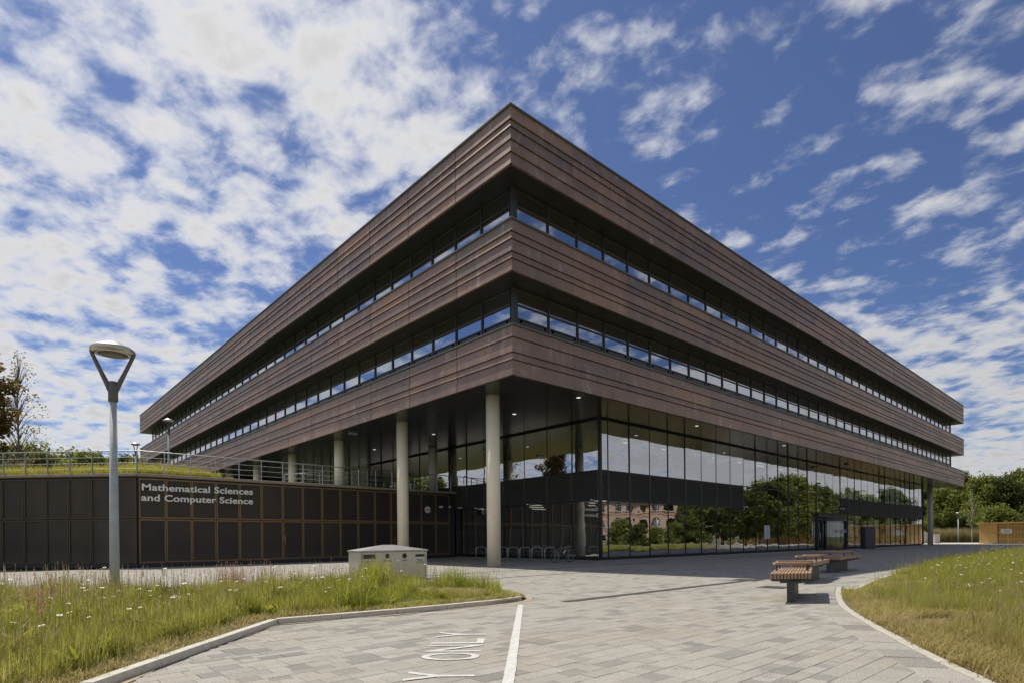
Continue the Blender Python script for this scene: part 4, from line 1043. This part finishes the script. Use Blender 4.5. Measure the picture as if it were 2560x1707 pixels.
# railings
def railing(pts, z, label, sp=1.1, nr=4, h=1.05, posts=True, name='railing'):
    o = tag(empty(name), label, 'railing', 'steel railings on the terrace')
    zz = (lambda p: p.z) 
    P3 = [Vector(p) for p in pts]
    MB().tube([p + Vector((0, 0, h)) for p in P3], .026, 10).build('handrail', 'steel', o, True)
    for k in range(1, nr): MB().tube([p + Vector((0, 0, h * k / nr - .03)) for p in P3], .009, 6).build('rail', 'steel', o)
    for a, b in zip(P3[:-1], P3[1:]):
        L = (b - a).length; n = max(1, round(L / sp)); d = (b - a).normalized()
        for k in range(n + (1 if b is P3[-1] else 0)):
            c = a + (b - a) * (k / n); mb = MB(); s = Vector((-d.y, d.x, 0)).normalized()
            mb.obox(c + Vector((0, 0, h / 2 - .04)), (d.x, d.y, 0), s, (0, 0, 1), .012, .035, h / 2 - .04)
            mb.obox(c + Vector((0, 0, h - .06)), (d.x, d.y, 0), s, (0, 0, 1), .05, .012, .018); mb.obox(c + Vector((0, 0, .01)), (d.x, d.y, 0), s, (0, 0, 1), .06, .05, .01)
            mb.build('post', 'steel', o)
    return o
zc = 4.362
fl = Vector((AX0, AY, 0)) + LDIR * (PWID * 12) + n2 * .1
railing([(AX1 - .25, AY + .12, zc), (AX0, AY + .12, zc), (fl.x, fl.y, zc)], zc, 'long galvanised railing along the top of the bronze wall')
railing([(-1.2, AY + 4.4, 4.2), (4.4, AY + 4.4, 5.0)], 4.2, 'sloping steel stair railing under the overhang', 1.2)
railing([(4.4, AY + 4.4, 4.2), (8.2, AY + 4.4, 4.2)], 4.2, 'short level railing behind the stair under the overhang', 1.2)
railing([(3.2, AY + 9.5, 4.2), (8.2, AY + 13, 4.2)], 4.2, 'far steel railing under the overhang near the inner column', 1.4)

# ================================================================== STREET FURNITURE
def lat_of(s, dep): return (s - CX) / FPX * dep
def make_lamp():
    o = empty('lamp_post')
    MB().tube([(0, 0, -.05), (0, 0, 1.1), (0, 0, 3.92)], [.082, .077, .056], 20).build('pole', 'lamp', o, True)
    bevel(MB().lathe([(.078, 3.88), (.078, 4.08), (.070, 4.24), (.05, 4.25)], 20).build('collar', 'lamphead', o, True), .004)
    for s in (-1, 1):
        MB().tube([(s * .03, 0, 4.06), (s * .09, 0, 4.20), (s * .185, 0, 4.42), (s * .318, 0, 4.735), (s * .334, 0, 4.79)], [.050, .044, .036, .032, .028], 8).build('arm', 'lamphead', o, True)
    h = MB().lathe([(.24, 4.740), (.315, 4.752), (.352, 4.79), (.348, 4.825), (.29, 4.875), (.18, 4.915), (.17, 4.93), (.02, 4.945)], 36).build('lamp_head', 'lampshell', o, True)
    MB().lathe([(.02, 4.700), (.15, 4.712), (.24, 4.7405)], 32).build('diffuser', 'lamphead', h, True)
    return o
lp = make_lamp(); lamps = [lp] + [copy_tree(lp) for _ in range(3)]
mainp = W(lat_of(286, 10.6), 10.6)
for o, loc, rz, lb in ((lamps[0], (mainp.x, mainp.y, hL(mainp.x, mainp.y) - .30), -YAW + R(23), 'tall galvanised lamp post with forked arms rising from the left lawn'),
                       (lamps[1], W(lat_of(424, 40), 40), 1.0, 'lamp post on the terrace in front of the ribbon windows'),
                       (lamps[2], W(lat_of(341, 49.6), 49.6), 0.9, 'distant lamp post on the terrace beyond the corner of the railing'),
                       (lamps[3], W(lat_of(2396, 95), 95), -YAW, 'far lamp post in front of the reeds beside the path')):
    loc = Vector(loc); 
    if o in lamps[1:3]: loc.z = hT(loc.x, loc.y) + .05
    o.location = loc; o.rotation_euler = (0, 0, rz); tag(o, lb, 'lamp post', 'forked lamp posts')

def bench(A, B, v, ped, label, rails):
    A, B, v = W(*A), W(*B), H_R * v[0] + H_F * v[1]
    L = v.length; vd = v.normalized(); e = B - A; n = 12; zt = .52
    o = tag(empty('bench', (A + B) / 2 + v / 2), label, 'bench', 'curved row of slatted timber benches')
    org = Vector(o.location); perp = Vector((-vd.y, vd.x, 0))
    pw = abs(e.dot(perp)) / n
    for i in range(n):
        c = A + e * ((i + .5) / n) + v / 2 - org
        ob = MB().obox((0, 0, 0), (1, 0, 0), (0, 1, 0), (0, 0, 1), L / 2, pw * .40, .05).build('slat', 'benchwood', o)
        bevel(ob, .004, 1); ob.location = c + Vector((0, 0, zt - .05)); ob.rotation_euler = (0, 0, math.atan2(vd.y, vd.x))
    mb = MB()
    for u in (.08, .5, .92): mb.bar(A + e * .04 + v * u - org + Vector((0, 0, zt - .125)), A + e * .96 + v * u - org + Vector((0, 0, zt - .125)), .10, .045)
    mb.bar((A + B) / 2 + v * .04 - org + Vector((0, 0, zt - .165)), (A + B) / 2 + v * .96 - org + Vector((0, 0, zt - .165)), abs(e.dot(perp)) * .55, .03)
    mb.build('seat_frame', 'graphite', o)
    c0 = (A + B) / 2 + v * ped[0] - org; c1 = (A + B) / 2 + v * ped[1] - org
    bevel(MB().bar(c0 + Vector((0, 0, .17)), c1 + Vector((0, 0, .17)), .13, .34).build('pedestal', 'graphite', o), .006)
    ed = e.normalized()
    for u, s0, s1 in rails:
        p0, p1 = A + e * s0 + v * u - org, A + e * s1 + v * u - org; z = Vector((0, 0, zt + .135))
        ob = MB().obox((0, 0, 0), (1, 0, 0), (0, 1, 0), (0, 0, 1), (p1 - p0).length / 2, .055, .022).build('arm_rail', 'benchwood', o); bevel(ob, .008, 2)
        ob.location = (p0 + p1) / 2 + z; ob.rotation_euler = (0, 0, math.atan2(ed.y, ed.x))
        for w in (.08, .92): MB().bar(p0 + (p1 - p0) * w + Vector((0, 0, zt - .04)), p0 + (p1 - p0) * w + Vector((0, 0, zt + .115)), .012, .03).build('rail_post', 'graphite', o)
    return o
bench((4.48, 10.12), (5.22, 10.15), (0.98, 1.84), (.06, .92), 'nearest slatted bench on a dark pedestal, lit by the sun', ((.42, .02, .96), (.82, .02, .98)))
bench((6.80, 14.2), (7.46, 14.35), (1.50, 2.05), (.1, .82), 'middle slatted bench of the curved row', ((.22, .05, 1.0), (.62, .05, 1.0)))
bench((9.55, 18.45), (10.15, 17.95), (1.95, 2.15), (.08, .82), 'farthest slatted bench of the curved row, next to the lawn', ((.25, .0, 1.0), (.62, .0, 1.0)))

# recycling bin
th = R(38); org = W(-4.24, 16.2); bx = H_R * math.cos(th) + H_F * math.sin(th); by = -H_R * math.sin(th) + H_F * math.cos(th)
bino = tag(empty('recycling_bin', org, math.atan2(bx.y, bx.x)), 'wide stainless recycling bin with four openings behind the left lawn', 'bin')
BL, BD, BH = 2.12, .82, .83
bevel(MB().box(0, BL, 0, BD, .03, BH).build('body', 'stainless', bino), .012)
mb = MB(); z = BH + .005
mb.box(-.03, BL + .03, -.03, BD + .03, z, z + .035)
mb.add([(-.03, -.03, z + .036), (BL + .03, -.03, z + .036), (BL + .03, BD + .03, z + .036), (-.03, BD + .03, z + .036), (BL * .42, BD / 2, z + .19), (BL * .58, BD / 2, z + .19)], [(0, 1, 5, 4), (1, 2, 5), (2, 3, 4, 5), (3, 0, 4)])
mb.build('lid', 'stainlid', bino)
for x in (.05, BL - .06): MB().box(x - .004, x + .004, -.006, -.001, .05, BH - .01).build('door_seam', 'black', bino)
MB().box(.07, BL - .08, -.010, -.002, .05, BH - .02).build('front_door', 'stainless', bino)
def plate(cx, cz, hw, hh, rnd):
    if rnd: mb = MB(); n = 28; vs = [(cx + hw * math.cos(2 * math.pi * k / n), cz + hw * math.sin(2 * math.pi * k / n)) for k in range(n)]
    else: mb = MB(); vs = [(cx - hw, cz - hh), (cx + hw, cz - hh), (cx + hw, cz + hh), (cx - hw, cz + hh)]
    mb.add([(x, -.012, z) for x, z in vs], [tuple(range(len(vs)))]); mb.build('opening', 'black', bino)
    fr = MB(); s = 1.14
    v2 = [(cx + (x - cx) * s, cz + (z - cz) * s) for x, z in vs]; n = len(vs)
    fr.add([(x, -.0125, z) for x, z in vs] + [(x, -.0135, z) for x, z in v2], [(i, (i + 1) % n, n + (i + 1) % n, n + i) for i in range(n)]); fr.build('opening_rim', 'steel', bino)
for cx, hw, hh, rnd, txts in ((.27, .18, .062, False, ('General', 'Waste')), (.83, .075, .075, True, ('Plastics',)), (1.37, .075, .075, True, ('Cans',)), (1.88, .155, .036, False, ('Paper', '& Card'))):
    plate(cx, .70, hw, hh, rnd)
    for k, tx in enumerate(txts):
        me = text_mesh(tx, .085, 0, 'text', .001, 'CENTER')
        for v in me.vertices: v.co = Vector((v.co.x, -.0125, v.co.y))
        link('lettering', me, bino, (cx, 0, .545 - k * .075))

# cycle stands and bicycle
hp = [(0, 0, -.02), (0, 0, .52)] + [(.16 - .16 * math.cos(R(a)), 0, .56 + .16 * math.sin(R(a))) for a in (15, 35, 55, 75, 90)] + [(.58 + .16 * math.sin(R(a)), 0, .56 + .16 * math.cos(R(a))) for a in (0, 15, 35, 55, 75)] + [(.74, 0, .52), (.74, 0, -.02)]
hm = MB().tube(hp, .024, 10).mesh('hoop', 'steel', True); fm_ = MB().lathe([(.06, 0), (.06, .008)], 16).mesh('base_flange', 'steel')
names = ['first', 'second', 'third', 'fourth', 'fifth', 'sixth', 'seventh', 'eighth']
HX, HY0, HP = 5.95, 3.35, 0.92
for k in range(8):
    o = tag(empty('cycle_stand', (HX, HY0 + HP * (7 - k), 0)), names[k] + ' steel cycle hoop counted from the bronze wall' if k < 7 else 'steel cycle hoop with the parked bicycle, nearest the glass corner', 'cycle stand', 'row of steel cycle hoops')
    link('hoop', hm, o); link('base_flange', fm_, o); link('base_flange', fm_, o, (.74, 0, 0))
def make_bike(loc, rz):
    o = tag(empty('bicycle', loc, rz), 'dark bicycle with bronze frame leaning on the last cycle hoop', 'bicycle')
    rw, fw, wr = Vector((0, 0, .34)), Vector((1.06, 0, .34)), .325
    for c in (rw, fw):
        ring = [c + Vector((wr * math.cos(a), 0, wr * math.sin(a))) for a in np.linspace(0, 2 * math.pi, 37)]
        w = MB().tube(ring, .019, 8, False).build('wheel', 'black', o, True)
        MB().tube([c + Vector((.295 * math.cos(a), 0, .295 * math.sin(a))) for a in np.linspace(0, 2 * math.pi, 33)], .009, 6, False).build('rim', 'steel', w)
        sp = MB()
        for k in range(14): a = 2 * math.pi * k / 14; sp.tube([c + Vector((0, .02 * (-1) ** k, 0)), c + Vector((.295 * math.cos(a), 0, .295 * math.sin(a)))], .0015, 3)
        sp.tube([c + Vector((0, -.05, 0)), c + Vector((0, .05, 0))], .018, 8); sp.build('spokes', 'steel', w)
    bb, st, hd, hb = Vector((.44, 0, .30)), Vector((.32, 0, .74)), Vector((.90, 0, .80)), Vector((.925, 0, .70))
    f = MB()
    for a, b, r_ in ((bb, st, .017), (bb, hb, .022), (st * .93 + bb * .07, hd, .017), (hd + Vector((-.01, 0, .05)), hb, .021)): f.tube([a, b], r_, 8)
    for s in (-.06, .06):
        f.tube([rw + Vector((0, s, 0)), bb + Vector((0, s * .4, 0))], .010, 6); f.tube([rw + Vector((0, s, 0)), st * .9 + bb * .1], .008, 6)
        f.tube([hb, hb + Vector((.03, s, -.05)), fw + Vector((0, s, 0))], .011, 6)
    f.build('frame', 'bikeframe', o, True)
    MB().tube([st, st + Vector((-.025, 0, .10))], .013, 8).build('seat_post', 'black', o)
    mb = MB(); mb.add([(.17, -.07, .86), (.17, .07, .86), (.27, .05, .865), (.42, .012, .86), (.42, -.012, .86), (.27, -.05, .865), (.2, 0, .90), (.40, 0, .875)], [(0, 5, 6), (5, 4, 7, 6), (4, 3, 7), (3, 2, 6, 7), (2, 1, 6), (1, 0, 6), (0, 1, 2, 3, 4, 5)]); mb.build('saddle', 'black', o)
    MB().tube([hd + Vector((-.01, 0, .04)), hd + Vector((.02, 0, .16))], .015, 8).build('stem', 'black', o)
    MB().tube([hd + Vector((.01, -.30, .19)), hd + Vector((.05, -.1, .16)), hd + Vector((.05, .1, .16)), hd + Vector((.01, .30, .19))], .013, 8).build('handlebar', 'black', o)
    MB().tube([bb + Vector((0, .045, 0)) + Vector((.09 * math.cos(a), 0, .09 * math.sin(a))) for a in np.linspace(0, 2 * math.pi, 25)], .006, 5, False).build('chainring', 'black', o)
    for s in (-1, 1):
        cr = MB(); cr.tube([bb + Vector((0, s * .06, 0)), bb + Vector((s * .12, s * .07, -s * .11))], .009, 6); cr.obox(bb + Vector((s * .12, s * .12, -s * .11)), (1, 0, 0), (0, 1, 0), (0, 0, 1), .04, .045, .012); cr.build('crank', 'black', o)
    bag = MB().box(.02, .24, -.07, .07, .70, .84).build('saddle_bag', 'black', o); bevel(bag, .03, 3)
    MB().tube([(.60, 0, .44), (.70, 0, .59)], .035, 10).build('water_bottle', 'white', o, True)
    return o
bk = make_bike((5.62, HY0 - .10, 0.0), 0.02); bk.rotation_euler = (R(4), 0, R(1.5))

# ================================================================== FAR RIGHT: timber store, wall, reeds
SX, SY = 84.0, -.44
sh = tag(empty('timber_store', (SX, SY, 0)), 'larch timber cycle store with vertical slats and flat roof', 'shed')
def sb(n, m, x0, x1, y0, y1, z0, z1): return MB().box(x0, x1, y0, y1, z0, z1).build(n, m, sh)
LEN = 24.0
sb('roof', 'larch', -.45, 3.4, -LEN - .3, .35, 2.66, 2.82); sb('back_wall', 'innerdark', 3.0, 3.1, -LEN, 0, 0, 2.66)
for k in range(9): sb('post', 'larch', .0, .14, -.14 - k * 2.9, 0 - k * 2.9, 0, 2.66)
dm = MB().box(-.04, -.005, -.075, 0, .06, 2.6).mesh('board', 'larch')
for k in range(21): link('board', dm, sh, (0, -.16 - k * .083, 0))
sl = MB()
for k in range(int((LEN - 2.0) / .14)): sl.box(-.05, -.005, -2.1 - k * .14, -2.02 - k * .14, .06, 2.62)
for z in (.6, 1.5, 2.3): sl.box(.0, .05, -LEN, -1.95, z, z + .09)
sl.build('slat_screen', 'larch', sh)['kind'] = 'stuff'
es = MB()
for k in range(20): es.box(.15 + k * .145, .24 + k * .145, .0, .04, .06, 2.62)
es.build('end_screen', 'larch', sh)['kind'] = 'stuff'
MB().box(-.075, -.052, -3.35, -2.25, 1.35, 1.95).build('sign', 'white', sh); MB().box(-.080, -.0755, -3.15, -2.5, 1.45, 1.85).build('sign_print', 'notice', sh)
for yy, zz in ((-1.5, 1.45), (-1.75, 1.2)): MB().lathe([(.05, -.03), (.05, .03)], 12, (-.06, yy, zz)).build('door_knob', 'black', sh)

a0, a1, a2 = W(lat_of(2285, 88), 88), W(lat_of(2323, 88), 88), W(lat_of(2332, 87.5), 87.5)
rw_ = tag(empty('ramp_wall', a0), 'pale concrete ramp wall with sloping top behind the far column', 'wall'); rw_.location = (0, 0, 0)
nr_ = H_F * .35
mb = MB(); mb.add([a0, a1, a1 + nr_, a0 + nr_] + [a0 + Vector((0, 0, 2.5)), a1 + Vector((0, 0, 1.5)), a1 + nr_ + Vector((0, 0, 1.5)), a0 + nr_ + Vector((0, 0, 2.5))], [(3, 2, 1, 0), (4, 5, 6, 7), (0, 1, 5, 4), (1, 2, 6, 5), (2, 3, 7, 6), (3, 0, 4, 7)]); mb.build('sloping_wall', 'concrete', rw_)
pc = W(lat_of(2337, 87), 87); MB().obox(pc + Vector((0, 0, .63)), H_R, H_F, (0, 0, 1), .42, .5, .63).build('pier', 'concrete', rw_); MB().obox(pc + Vector((0, 0, 1.31)), H_R, H_F, (0, 0, 1), .48, .55, .045).build('pier_cap', 'concrete', rw_)
hr = W(lat_of(2314, 86.5), 86.5); hr2 = W(lat_of(2324, 86.5), 86.5)
tag(MB().tube([hr, hr + Vector((0, 0, .95)), hr2 + Vector((0, 0, .95)), hr2], .03, 8).build('handrail', 'steel', None, True), 'thin bent steel handrail in front of the pale ramp wall', 'handrail')

RC = hidden_col('reed_clumps')
for i in range(3): tuft(RC, 'reed%d' % i, 'reed', 30, 0.35, 1.3, 2.2, 0.035, (0.02, 0.25), 60 + i)
tuft(RC, 'seeds', 'reed', 14, 0.35, 1.2, 2.0, 0.035, (0.02, 0.2), 64, ('straw', 10, 1.9, 2.5, .35, .07))
P, I, S, D = [], [], [], []
for _ in range(1500):
    dep = random.uniform(96.5, 101.5); s = random.uniform(2325, 2470); p = W(lat_of(s, dep), dep, -.05); put(tuple(p), random.randrange(4), random.uniform(.75, 1.1), 0)
for _ in range(1500):
    q = Vector((random.uniform(92, 120), random.uniform(-34, -6), -.05)); put(tuple(q), random.randrange(4), random.uniform(.6, 1.0), 0)
tag(scatter('reed_bed', P, I, S, D, RC), 'tall straw coloured reeds growing behind the path', 'reeds')

# ================================================================== TREES
def leaf_cloud(r, centres, per, size, asp=1.6, droop=0.0, flat=0.45):
    V, F = [], []
    for c, rad, sq in centres:
        n = max(4, int(per * (rad ** 2)))
        d = r.normal(size=(n, 3)); d /= np.linalg.norm(d, axis=1)[:, None]
        rr = rad * (0.35 + 0.65 * r.random(n) ** 0.6) * (1 + 0.25 * r.normal(size=n))
        p = np.array(c) + d * rr[:, None] * np.array([1, 1, sq])
        p[:, 2] -= droop * rr * r.random(n)
        nm = d * 0.6 + r.normal(size=(n, 3)) * 0.7; nm[:, 2] += flat; nm /= np.linalg.norm(nm, axis=1)[:, None]
        a = np.cross(nm, r.normal(size=(n, 3))); a /= np.linalg.norm(a, axis=1)[:, None]; b = np.cross(nm, a)
        s = size * (0.6 + 0.8 * r.random(n))[:, None]
        for q in (p - a * s * asp * .5, p + b * s * .5, p + a * s * asp * .5, p - b * s * .5): V.append(q)
    out = []
    k = 0
    allv = []
    for i in range(0, len(V), 4):
        q = np.stack(V[i:i + 4], 1).reshape(-1, 3); allv.append(q)
    allv = np.concatenate(allv); n = len(allv) // 4
    me = bpy.data.meshes.new('crown'); me.vertices.add(len(allv)); me.vertices.foreach_set('co', allv.ravel().astype(np.float32))
    me.loops.add(4 * n); me.loops.foreach_set('vertex_index', np.arange(4 * n, dtype=np.int32)); me.polygons.add(n)
    me.polygons.foreach_set('loop_start', np.arange(0, 4 * n, 4, dtype=np.int32)); me.polygons.foreach_set('loop_total', np.full(n, 4, dtype=np.int32)); me.update(calc_edges=True); me.validate()
    return me
def make_tree(seed, H, Wd, mat, bark='bark', base=0.18, per=190, size=.26, nc=34, shape='round', droop=0.0, trunk_r=None):
    r = np.random.default_rng(seed); rr = random.Random(seed)
    cs = []
    for k in range(nc):
        u = (k + .5) / nc; z = H * (base + (0.93 - base) * u)
        if shape == 'round': w = Wd * .5 * math.sin(math.pi * (0.12 + 0.80 * u)) ** 0.7
        elif shape == 'cone': w = Wd * .5 * (1 - u) ** 0.75 * (0.35 + min(1, u * 4) * .65) + .15
        else: w = Wd * .5 * (1 - .35 * u)
        a = k * 2.399 + rr.uniform(-.5, .5); q = w * rr.uniform(.35, .95)
        rad = (Wd * .17 if shape != 'cone' else Wd * .13 * (1.1 - u * .6)) * rr.uniform(.65, 1.35)
        cs.append(((q * math.cos(a), q * math.sin(a), z + rr.uniform(-.03, .03) * H), rad, rr.uniform(.6, .95)))
    if shape == 'round':
        for k in range(5): a = rr.uniform(0, 6.28); cs.append(((Wd * .12 * math.cos(a), Wd * .12 * math.sin(a), H * rr.uniform(.86, .97)), Wd * .09, 1.3))
    tr_ = trunk_r or H * .016
    t_ = MB(); tops = [(rr.uniform(-.02, .02) * H * k / 5, rr.uniform(-.02, .02) * H * k / 5, H * .9 * k / 5) for k in range(6)]; tops[0] = (0, 0, -.3)
    t_.tube(tops, [tr_ * (1.25 - .22 * k) for k in range(6)], 9)
    for c, rad, sq in cs:
        z0 = max(H * .1, c[2] - H * rr.uniform(.10, .2)); f = z0 / (H * .9); i = min(4, int(f * 5)); fr = f * 5 - i
        s = Vector(tops[i]).lerp(Vector(tops[i + 1]), fr); m = s.lerp(Vector(c), .55) + Vector((0, 0, .03 * H))
        t_.tube([s, m, c], [tr_ * .35, tr_ * .2, tr_ * .06], 5)
    me = leaf_cloud(r, cs, per, size, droop=droop); me.materials.append(M[mat])
    return t_.mesh('trunk', bark, True), me
PROTO = {'a': make_tree(1, 12, 8.0, 'leaf1'), 'b': make_tree(2, 12, 7.2, 'leaf2', droop=.5, shape='round'), 'c': make_tree(3, 12, 8.6, 'leaf3'), 'd': make_tree(4, 12, 7.4, 'leaf1', shape='round', nc=44),
         'birch': make_tree(5, 8.5, 2.6, 'leaf2', 'barkw', .28, 150, .15, 46, 'cone', trunk_r=.08),
         'bush': make_tree(6, 4.5, 6.0, 'leaf2', 'bark', .05, 230, .2, 30, 'dome'), 'bushd': make_tree(8, 4.5, 6.0, 'leaf3', 'bark', .05, 230, .2, 30, 'dome')}
def tree(name, key, loc, h, wfac, rz, label, group=None, cat='tree'):
    H0 = {'birch': 8.5, 'bush': 4.5, 'bushd': 4.5}.get(key, 12); s = h / H0
    o = tag(empty(name, loc, rz), label, cat, group); o.scale = (s * wfac, s * wfac, s)
    link('trunk', PROTO[key][0], o); link('crown', PROTO[key][1], o); return o
RL = (('darkest round tree beside the far column', 'c'), ('pale drooping tree just right of the far column', 'b'), ('pointed tree beside the end of the copper fascia', 'a'), ('light green tree behind the lamp post', 'b'), ('broad tree behind the young birch', 'd'),
      ('dark tree rising above the left end of the timber store', 'c'), ('tall tree above the timber store sign', 'd'), ('tallest tree at the right edge of the picture', 'a'), ('tree just outside the right edge', 'b'), ('second tree outside the right edge', 'c'))
for (lb, k), (s, dep, h, wf, rz) in zip(RL, ((2306, 108, 10.6, .95, .3), (2352, 104, 10.2, .85, 1.1), (2405, 113, 13.2, .80, 2.2), (2446, 108, 12.6, .75, .7), (2478, 114, 12.4, .9, 4.0), (2512, 108, 12.0, .9, 5.1), (2538, 113, 13.6, .8, 2.9), (2580, 109, 12.8, .95, 1.9), (2640, 108, 12.5, 1, .2), (2700, 112, 12.2, 1, 3.3))):
    tree('broadleaf_tree', k, W(lat_of(s, dep), dep, -.05), h, wf, rz, lb, 'trees beyond the plaza on the right')
for (s, dep, h, wf, rz, lb) in ((2330, 124, 11.0, 1.1, 2, 'dark tree filling the gap behind the far column'), (2430, 127, 12.4, 1.1, 4, 'dark tree far behind the lamp post'), (2500, 126, 12.6, 1.1, 1, 'dark tree far behind the timber store')):
    tree('broadleaf_tree', 'c', W(lat_of(s, dep), dep, -.05), h, wf, rz, lb, 'trees beyond the plaza on the right')
for (s, dep, h, wf, k, lb) in ((2498, 101, 6.0, .95, 'bush', 'bright green rounded shrub behind the timber store'), (2332, 104, 5.0, .8, 'bush', 'green shrub beside the far column'), (2385, 105, 4.6, 1.2, 'bushd', 'dark shrub behind the reeds left of the birch'), (2450, 105, 5.0, 1.1, 'bushd', 'dark shrub behind the young birch'), (2555, 103, 5.0, 1.1, 'bushd', 'dark shrub behind the timber store at the right edge')):
    tree('shrub', k, W(lat_of(s, dep), dep, -.05), h, wf, s * .7, lb, 'shrubs beyond the plaza', 'shrub')
tree('birch_tree', 'birch', W(lat_of(2430, 93), 93, -.02), 9.2, 1.0, .4, 'slender young birch with a white trunk left of the timber store')
# left, on and beyond the terrace
def onT(s, dep): 
    p = W(lat_of(s, dep), dep); p.z = hT(p.x, p.y) - .05; return p
sb_t, sb_c = make_tree(11, 9.0, 4.4, 'leaf4', 'barkl', .05, 50, .085, 110, 'cone', trunk_r=.07)
o = tag(empty('birch_tree', onT(50, 38)), 'tall sparse birch with thin twigs behind the terrace railing', 'tree'); link('trunk', sb_t, o); link('crown', sb_c, o); o.scale = (1, 1, 1.03)
rt, rc = make_tree(12, 7.4, 3.6, 'leafred', 'bark', .25, 420, .14, 40, 'round', trunk_r=.11)
o = tag(empty('red_leaved_tree', onT(-48, 33)), 'red and green leaved tree cut off by the left edge', 'tree'); link('trunk', rt, o); link('crown', rc, o)
for s, dep, h, wf, k, lb in ((20, 50, 4.4, 1.0, 'bushd', 'dark hedge shrub left of the sparse birch'), (75, 50, 4.2, 1.0, 'bush', 'green shrub at the foot of the sparse birch'), (128, 52, 3.7, .8, 'bush', 'small green shrub midway along the terrace railing'), (190, 52, 4.0, 1.2, 'bush', 'wide green shrub left of the tall lamp post'), (262, 56, 4.1, .8, 'bushd', 'small dark shrub right of the tall lamp post'), (315, 57, 5.3, .75, 'bushd', 'round dark shrub beneath the distant terrace lamp'), (345, 60, 4.9, .8, 'bushd', 'dark shrub touching the far end of the building')):
    tree('shrub', k, onT(s, dep), h, wf, s * .3, lb, 'shrubs beyond the terrace', 'shrub')
# beyond the right lawn: what the glass reflects
def mirror(s, t_):
    k = (s - CX) / FPX; v = CAM + (H_F + H_R * k) * t_; return Vector((v.x, 2 * GY - v.y, -.05))
for i, (s, t_, h, wf, k) in enumerate(((1762, 100, 7.5, .9, 'a'), (1815, 96, 8.2, .95, 'd'), (1862, 90, 8.8, .9, 'd'), (1905, 88, 10.0, .85, 'b'), (1945, 86, 10.2, .9, 'd'), (1990, 92, 11.4, .95, 'b'), (2035, 98, 10.2, 1.0, 'c'), (2080, 108, 9.6, 1.0, 'd'), (2125, 116, 10.6, 1.0, 'a'), (2180, 122, 10.2, 1.0, 'b'), (2235, 126, 11.5, 1.0, 'c'), (1720, 118, 9.0, .9, 'c'))):
    tree('broadleaf_tree', k, mirror(s, t_), h, wf, i * 1.3, ('%s tree of the belt reflected in the glass, counted from the brick house' % ('first', 'second', 'third', 'fourth', 'fifth', 'sixth', 'seventh', 'eighth', 'ninth', 'tenth', 'eleventh', 'twelfth')[i]), 'belt of trees reflected in the glass')
for i, (s, t_, h, wf, k) in enumerate(((1548, 74, 3.4, .7, 'bush'), (1592, 70, 3.0, .7, 'bushd'), (1640, 80, 2.6, .8, 'bush'), (1688, 84, 3.2, .8, 'bush'), (1735, 84, 4.0, .8, 'bushd'))):
    tree('shrub', k, mirror(s, t_), h, wf, i * .9, ('%s shrub reflected in front of the pale brick house' % ('leftmost', 'second', 'middle', 'fourth', 'rightmost')[i]), 'shrubs before the brick house', 'shrub')
# pale brick house
A, B = mirror(1478, 116), mirror(1742, 118); dv = (B - A); Lh = dv.length; ang = math.atan2(dv.y, dv.x)
# the wall seen in the glass faces the glass (towards +Y)
hs = tag(empty('brick_house', (A.x, A.y, 0), ang), 'pale brick house with red brick bands reflected in the glass', 'house')
MB().box(0, Lh, -9, 0, 0, 8.6).build('wall', 'beigebrick', hs)
for z in (2.9, 5.7, 6.15): MB().box(-.02, Lh + .02, -9.02, .02, z, z + .16).build('brick_band', 'redbrick', hs)
mb = MB(); mb.add([(-.5, .5, 8.6), (Lh + .5, .5, 8.6), (Lh + .5, -9.5, 8.6), (-.5, -9.5, 8.6), (-.5, -4.5, 11.4), (Lh + .5, -4.5, 11.4)], [(1, 0, 4, 5), (3, 2, 5, 4), (0, 3, 4), (2, 1, 5), (0, 1, 2, 3)]); mb.build('roof', 'rooftile', hs)
for row, z in enumerate((.7, 3.6, 6.6)):
    for k in range(7):
        x0 = 1.4 + k * (Lh - 2.4) / 7
        f = MB().box(x0, x0 + 1.5, .0, .05, z, z + 1.5).build('window', 'dark', hs); MB().box(x0 + .1, x0 + 1.4, .051, .06, z + .1, z + 1.4).build('pane', 'glass', f); MB().box(x0 - .1, x0 + 1.6, .0, .12, z - .1, z - .002).build('sill', 'white', hs)
MB().tube([(Lh * .62, .12, 0), (Lh * .62, .12, 8.6)], .08, 8).build('downpipe', 'white', hs)
# lifebuoy post by the reflected pond edge
q = mirror(1801, 76); lb_ = tag(empty('lifebuoy_post', (q.x, q.y, 0)), 'orange lifebuoy on a post reflected low in the glass', 'lifebuoy')
MB().tube([(0, 0, -.05), (0, 0, 1.5)], .05, 8).build('post', 'steel', lb_); MB().tube([(.3 * math.cos(a), .1, 1.05 + .3 * math.sin(a)) for a in np.linspace(0, 2 * math.pi, 25)], .07, 8, False).build('ring', 'orange', lb_, True)
bpy.context.view_layer.update()
